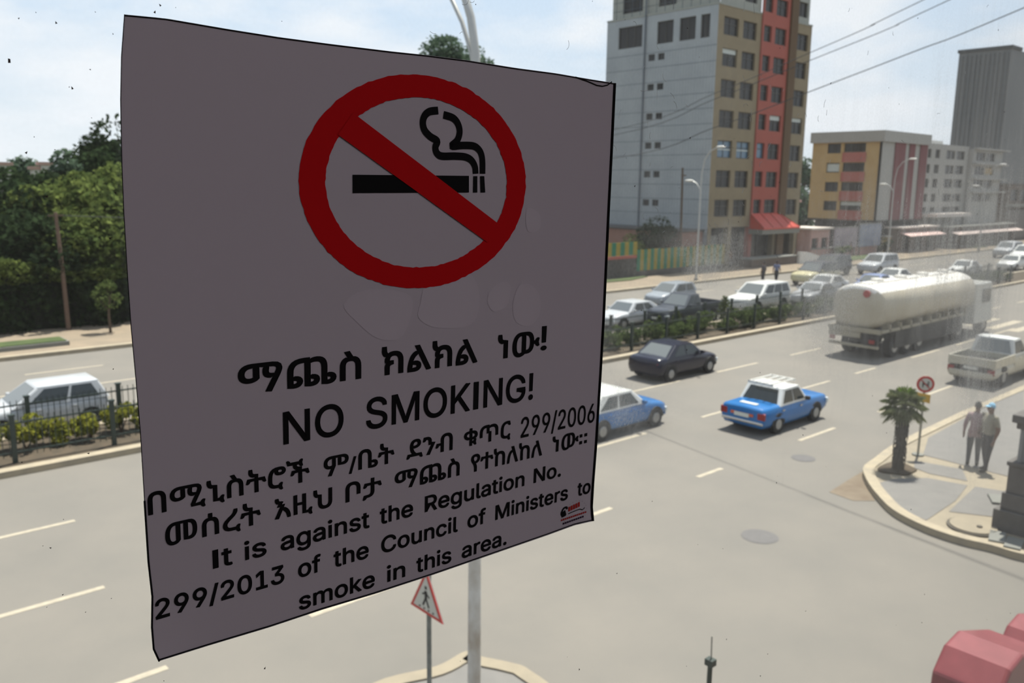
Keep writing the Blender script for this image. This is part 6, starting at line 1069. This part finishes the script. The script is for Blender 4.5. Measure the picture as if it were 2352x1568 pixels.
def sign():
    sg = thing('no_smoking_sign', 'square white paper no smoking notice in Amharic and English stuck on the window pane', 'sign', tuple(SP(.16, .3205)))
    top = [(285, 33), (380, 42), (520, 66), (640, 85), (760, 101), (900, 118), (976, 126), (1072, 138), (1185, 156), (1276, 168), (1345, 180), (1414, 191)]
    bot = [(365, 1518), (480, 1482), (620, 1440), (740, 1400), (860, 1364), (1000, 1318), (1130, 1273), (1260, 1228), (1320, 1206), (1364, 1196)]
    lft = [(285, 33), (278, 130), (276, 230), (279, 380), (283, 480), (291, 620), (300, 750), (312, 880), (322, 1000), (331, 1150), (340, 1290), (349, 1370), (348, 1440), (352, 1490), (365, 1518)]
    rgt = [(1414, 191), (1407, 340), (1399, 500), (1389, 720), (1381, 860), (1371, 1020), (1364, 1110), (1361, 1164), (1364, 1196)]
    def cv(P):
        Q = [S(*q) for q in P]; L = [0]
        for i in range(1, len(Q)): L.append(L[-1]+math.dist(Q[i], Q[i-1]))
        L = np.array(L)/L[-1]; Q = np.array(Q)
        return lambda s: np.array([np.interp(s, L, Q[:, 0]), np.interp(s, L, Q[:, 1])])
    T, B, Lf, Rt = cv(top), cv(bot), cv(lft), cv(rgt); n = 48
    P00, P10, P01, P11 = T(0), T(1), B(0), B(1); g = {}
    mb = MB(); vs = []
    for i in range(n+1):
        for j in range(n+1):
            s, t = i/n, j/n
            p = (1-t)*T(s)+t*B(s)+(1-s)*Lf(t)+s*Rt(t)-((1-s)*(1-t)*P00+s*(1-t)*P10+(1-s)*t*P01+s*t*P11); vs.append(SP(p[0], p[1]))
    mb.add(vs, [(i*(n+1)+j, (i+1)*(n+1)+j, (i+1)*(n+1)+j+1, i*(n+1)+j+1) for i in range(n) for j in range(n)])
    m = bpy.data.materials.new('sign_paper'); m.use_nodes = True; t = m.node_tree; L = t.links
    for q in list(t.nodes): t.nodes.remove(q)
    df = N(t, 'ShaderNodeBsdfDiffuse'); df.inputs[0].default_value = (*PAPER, 1); tl = N(t, 'ShaderNodeBsdfTranslucent'); tl.inputs[0].default_value = (*PAPERT, 1); ad = N(t, 'ShaderNodeAddShader'); L.new(df.outputs[0], ad.inputs[0]); L.new(tl.outputs[0], ad.inputs[1])
    gl = N(t, 'ShaderNodeBsdfGlossy'); gl.inputs['Roughness'].default_value = .35; mx = N(t, 'ShaderNodeMixShader'); mx.inputs[0].default_value = .03; L.new(ad.outputs[0], mx.inputs[1]); L.new(gl.outputs[0], mx.inputs[2])
    o = N(t, 'ShaderNodeOutputMaterial'); L.new(mx.outputs[0], o.inputs[0])
    mb.build('paper', m, sg, smooth=True)
    def ink(name, rgb, tr=.0):
        return mat(name, rgb, .8, spec=.15)
    blk = ink('print_black', (10, 10, 12)); rd = ink('print_red', (176, 4, 12))
    def edge(nm, P, w, off=0):
        mb = MB(); mb.tube([SP(*S(*q), .0003) for q in P], w, 6); mb.build(nm, blk, sg)
    edge('dark_edge', [(x-2, y) for x, y in rgt], .0011); edge('dark_edge', [(x, y-3) for x, y in bot], .0004); edge('dark_edge', [(x, y+2) for x, y in top], .0003); edge('dark_edge', [(x+1, y) for x, y in lft[9:]], .0005); edge('dark_edge', [(x+1, y) for x, y in lft[:10]], .0002)
    edge('tape_edge', [(1322, 177), (1350, 187), (1371, 196), (1384, 198), (1396, 195), (1405, 188)], .0004)
    H1 = .0004
    def ribbon(nm, pts, w, m, k=H1, closed=False, suv=False):
        Q = [np.array(p if suv else S(*p)) for p in pts]; out = []
        for i in range(len(Q)-1):
            p0, p1, p2, p3 = Q[max(i-1, 0)], Q[i], Q[i+1], Q[min(i+2, len(Q)-1)]
            for q in range(6): tt = q/6; out.append(.5*((2*p1)+(p2-p0)*tt+(2*p0-5*p1+4*p2-p3)*tt*tt+(3*p1-p0-3*p2+p3)*tt**3))
        out.append(Q[-1]); vs = []
        for i, p in enumerate(out):
            tt = out[min(i+1, len(out)-1)]-out[max(i-1, 0)]; tt = tt/np.linalg.norm(tt); nn = np.array([-tt[1], tt[0]])*w/2; vs += [SP(*(p-nn), k), SP(*(p+nn), k)]
        mb = MB(); mb.add(vs, [(2*i, 2*i+1, 2*i+3, 2*i+2) for i in range(len(out)-1)]); return mb.build(nm, m, sg)
    def poly(nm, pts, m, k=H1, suv=False):
        # subdivided quad fill for long quads
        Q = [np.array(p if suv else S(*p)) for p in pts]
        mb = MB()
        if len(Q) == 4:
            nn = 14; vs = []
            for i in range(nn+1):
                a = Q[0]*(1-i/nn)+Q[1]*i/nn; b = Q[3]*(1-i/nn)+Q[2]*i/nn; vs += [SP(*a, k), SP(*b, k)]
            mb.add(vs, [(2*i, 2*i+2, 2*i+3, 2*i+1) for i in range(nn)])
        else: mb.add([SP(*q, k) for q in Q], [tuple(range(len(Q)))])
        return mb.build(nm, m, sg)
    # red prohibition ring (an ellipse on the sheet) and slash
    cu, cv_, ro, so_, ri, si = .1630, .0718, .0791, .0613, .0634, .0489
    mb = MB(); vs = []; K = 180; rg = np.random.default_rng(3)
    for i in range(K):
        a = 2*math.pi*i/K; j1, j2 = rg.normal()*.00018, rg.normal()*.00018
        for f in np.linspace(0, 1, 4):
            ra = ri+(ro-ri)*f+(j1 if f == 1 else j2 if f == 0 else 0); sa = si+(so_-si)*f+(j1 if f == 1 else j2 if f == 0 else 0); vs.append(SP(cu+ra*math.cos(a), cv_+sa*math.sin(a), H1))
    mb.add(vs, [(i*4+f, ((i+1) % K)*4+f, ((i+1) % K)*4+f+1, i*4+f+1) for i in range(K) for f in range(3)]); mb.build('red_ring', rd, sg)
    z3 = lambda x, y: (680+x/3.016, 160+y/3.016)
    poly('red_slash', [z3(395, 298), z3(1410, 1072), z3(1325, 1195), z3(290, 450)], rd, H1*2.2)
    poly('cigarette', [z3(392, 727), z3(1198, 735), z3(1198, 850), z3(392, 854)], blk)
    poly('cigarette_tip', [z3(1228, 737), z3(1256, 737), z3(1256, 850), z3(1226, 850)], blk); poly('cigarette_tip', [z3(1275, 737), z3(1304, 737), z3(1311, 850), z3(1278, 850)], blk)
    ribbon('smoke_line', [z3(*q) for q in [(1244, 720), (1240, 672), (1216, 628), (1172, 604), (1100, 598), (1010, 598), (975, 575), (966, 535), (978, 494), (930, 462), (892, 420), (879, 370), (890, 322), (925, 290), (985, 282)]], .0044, blk)
    ribbon('smoke_line', [z3(*q) for q in [(1292, 720), (1292, 640), (1284, 585), (1262, 548), (1225, 527), (1150, 524), (1080, 528), (1118, 488), (1134, 430), (1122, 375), (1088, 334), (1022, 312)]], .0044, blk)
    # lettering
    def word(txt, px0, px1, vb, h, ref, nm='lettering', bold=0.0, m=blk, k=H1):
        def u_at(px):
            lo, hi = 0.0, 1568.0
            for _ in range(40):
                mid = (lo+hi)/2
                if S(px, mid)[1] < vb-h*.4: lo = mid
                else: hi = mid
            return S(px, lo)[0]
        u0, u1 = u_at(px0), u_at(px1)
        x = 0; sp_ = []
        for ch in txt:
            ad, cs = GLYPHS[ch]; sp_ += [[(a+x, b) for a, b in c] for c in cs]; x += ad
        area = lambda q: sum(q[i-1][0]*q[i][1]-q[i][0]*q[i-1][1] for i in range(len(q)))/2
        sg0 = False
        outer = [[q] for q in sp_ if (area(q) > 0) == sg0]
        for q in sp_:
            if (area(q) > 0) != sg0:
                cands = [g for g in outer if min(a for a, b in g[0]) <= min(a for a, b in q) and max(a for a, b in g[0]) >= max(a for a, b in q) and min(b for a, b in g[0]) <= min(b for a, b in q) and max(b for a, b in g[0]) >= max(b for a, b in q)]
                if cands: min(cands, key=lambda g: abs(area(g[0]))).append(q)
        MV, MF = [], []
        for g in outer:
            c = bpy.data.curves.new('t', 'CURVE'); c.dimensions = '2D'; c.fill_mode = 'BOTH'
            for q in g:
                p = c.splines.new('POLY'); p.points.add(len(q)-1); p.use_cyclic_u = True
                for i, (a, b) in enumerate(q): p.points[i].co = (a/1000, b/1000, 0, 1)
            o = bpy.data.objects.new('t', c); me = o.to_mesh(); b0 = len(MV); MV += [(v.co.x, v.co.y) for v in me.vertices]; MF += [tuple(b0+i for i in p.vertices) for p in me.polygons]; o.to_mesh_clear(); bpy.data.objects.remove(o); bpy.data.curves.remove(c)
        sy = h/(max(b for q in GLYPHS[ref][1] for a, b in q)/1000)
        xs = [a/1000 for q in sp_ for a, b in q]; x0, x1 = min(xs), max(xs); sx = (u1-u0)/(x1-x0)
        V = [(u0+(a-x0)*sx, vb-b*sy) for a, b in MV]; Fc = MF
        if bold:                                                        # a thin rim fattens the strokes as the ink has spread
            w = bold*h
            for q in sp_:
                P = [np.array((u0+(a/1000-x0)*sx, vb-b/1000*sy)) for a, b in q]; n = len(P); base = len(V)
                for i in range(n):
                    t = P[(i+1) % n]-P[i-1]; t = t/(np.linalg.norm(t)+1e-12); nn = np.array([-t[1], t[0]])*w; V += [tuple(P[i]-nn), tuple(P[i]+nn)]
                Fc += [(base+2*i, base+2*i+1, base+2*((i+1) % n)+1, base+2*((i+1) % n)) for i in range(n)]
        mb = MB(); mb.add([SP(a, b, k) for a, b in V], Fc); mb.build(nm, m, sg)
    am = 'ስ'
    for w, a, b in (('ማጨስ', 549, 828), ('ክልክል', 879, 1096), ('ነው', 1145, 1238)): word(w, a, b, .1835, .0165, am, bold=.035)
    word('!', 1243, 1256, .1815, .0165, 'N', bold=.015)
    for w, a, b in (('NO', 652, 788), ('SMOKING!', 842, 1224)): word(w, a, b, .215, .0183, 'N', bold=.022)
    for w, a, b in (('በሚኒስትሮች', 341, 710), ('ም/ቤት', 745, 905), ('ደንብ', 935, 1039), ('ቁጥር', 1067, 1172)): word(w, a, b, .2390, .0122, am, bold=.03)
    word('299/2006', 1197, 1366, .2412, .0142, '2', bold=.015)
    for w, a, b in (('መሰረት', 381, 598), ('እዚህ', 632, 762), ('ቦታ', 795, 876), ('ማጨስ', 908, 1055), ('የተከለከለ', 1083, 1245), ('ነው::', 1270, 1348)): word(w, a, b, .2575, .0122, am, bold=.03)
    for w, a, b in (('It', 490, 533), ('is', 563, 611), ('against', 646, 848), ('the', 873, 948), ('Regulation', 977, 1204), ('No.', 1227, 1288)): word(w, a, b, .2768, .0104, 'N', bold=.035)
    for w, a, b in (('299/2013', 358, 652), ('of', 686, 736), ('the', 767, 846), ('Council', 877, 1051), ('of', 1075, 1115), ('Ministers', 1139, 1304), ('to', 1327, 1356)): word(w, a, b, .2962, .0104, 'N', bold=.035)
    for w, a, b in (('smoke', 688, 860), ('in', 890, 930), ('this', 957, 1036), ('area.', 1062, 1163)): word(w, a, b, .3165, .0104, 'N', bold=.035)
    # small printer's emblem, lower right (its writing is too small to read)
    z6 = lambda x, y: (1240+x/14.25, 1120+y/14.25)
    lr = ink('print_logo_red', (150, 34, 30)); lp = ink('print_logo_purple', (40, 24, 44))
    cen = np.array(S(*z6(1160, 830))); K = 44
    for i in range(0, K, 1):
        a = 2*math.pi*i/K; b = 2*math.pi*(i+.45)/K
        if i % 2 == 0: continue
        ribbon('emblem_outline', [(cen[0]+.0118*math.cos(a), cen[1]+.0095*math.sin(a)), (cen[0]+.0118*math.cos(b), cen[1]+.0095*math.sin(b))], .00022, lp, suv=True)
    ribbon('emblem_figure', [z6(*q) for q in [(890, 700), (880, 640), (800, 660), (730, 760), (710, 860), (760, 920), (850, 880)]], .0016, blk)
    poly('emblem_figure', [z6(690, 830), z6(830, 720), z6(870, 880), z6(720, 980)], blk)
    for i in range(5): x = 935+i*78; y = 690-i*30; poly('emblem_lettering', [z6(x, y-60+i*-8), z6(x+60, y-80+i*-8), z6(x+60, y+65-i*6), z6(x, y+88-i*6)], lr)
    ribbon('emblem_swoosh', [z6(*q) for q in [(930, 850), (1100, 775), (1300, 700), (1400, 712), (1470, 640)]], .0007, blk)
    for i in range(13): x = 690+i*65; y = 1065-i*22; poly('emblem_lettering', [z6(x, y-28), z6(x+48, y-44), z6(x+48, y+14), z6(x, y+30)], lr)
    for i in range(10): x = 750+i*70; y = 1175-i*25; poly('emblem_lettering', [z6(x, y-28), z6(x+54, y-46), z6(x+54, y+14), z6(x, y+32)], lp)
    # lighter patches where paste holds the paper to the glass
    pm = bpy.data.materials.new('paste_patch'); pm.use_nodes = True; t = pm.node_tree; L = t.links
    for q in list(t.nodes): t.nodes.remove(q)
    df = N(t, 'ShaderNodeBsdfDiffuse'); df.inputs[0].default_value = (*[c*1.07 for c in PAPER], 1); tl = N(t, 'ShaderNodeBsdfTranslucent'); tl.inputs[0].default_value = (*[c*1.18 for c in PAPERT], 1); ad = N(t, 'ShaderNodeAddShader'); L.new(df.outputs[0], ad.inputs[0]); L.new(tl.outputs[0], ad.inputs[1]); o = N(t, 'ShaderNodeOutputMaterial'); L.new(ad.outputs[0], o.inputs[0])
    for pts in ([(790, 700), (830, 668), (900, 665), (948, 690), (925, 770), (870, 778), (815, 735)], [(965, 700), (985, 640), (1060, 620), (1095, 650), (1100, 710), (1075, 748), (1000, 752), (962, 730)],
                [(1125, 670), (1150, 648), (1172, 655), (1165, 700), (1135, 715), (1120, 695)], [(1190, 660), (1215, 652), (1238, 675), (1240, 720), (1215, 748), (1185, 738), (1178, 700)], [(1210, 480), (1238, 490), (1240, 525), (1212, 530)]):
        Q = [S(*q) for q in pts]; out = []; nQ = len(Q)
        for i in range(nQ):
            p0, p1, p2, p3 = [np.array(Q[(i+k) % nQ]) for k in (-1, 0, 1, 2)]
            for q in range(5): tt = q/5; out.append(.5*((2*p1)+(p2-p0)*tt+(2*p0-5*p1+4*p2-p3)*tt*tt+(3*p1-p0-3*p2+p3)*tt**3))
        mb = MB(); mb.add([SP(*q, .0002) for q in out], [tuple(range(len(out)))]); mb.build('paste_patch', pm, sg)
PAPER = (.425, .385, .43); PAPERT = (0, 0, 0)
sign()
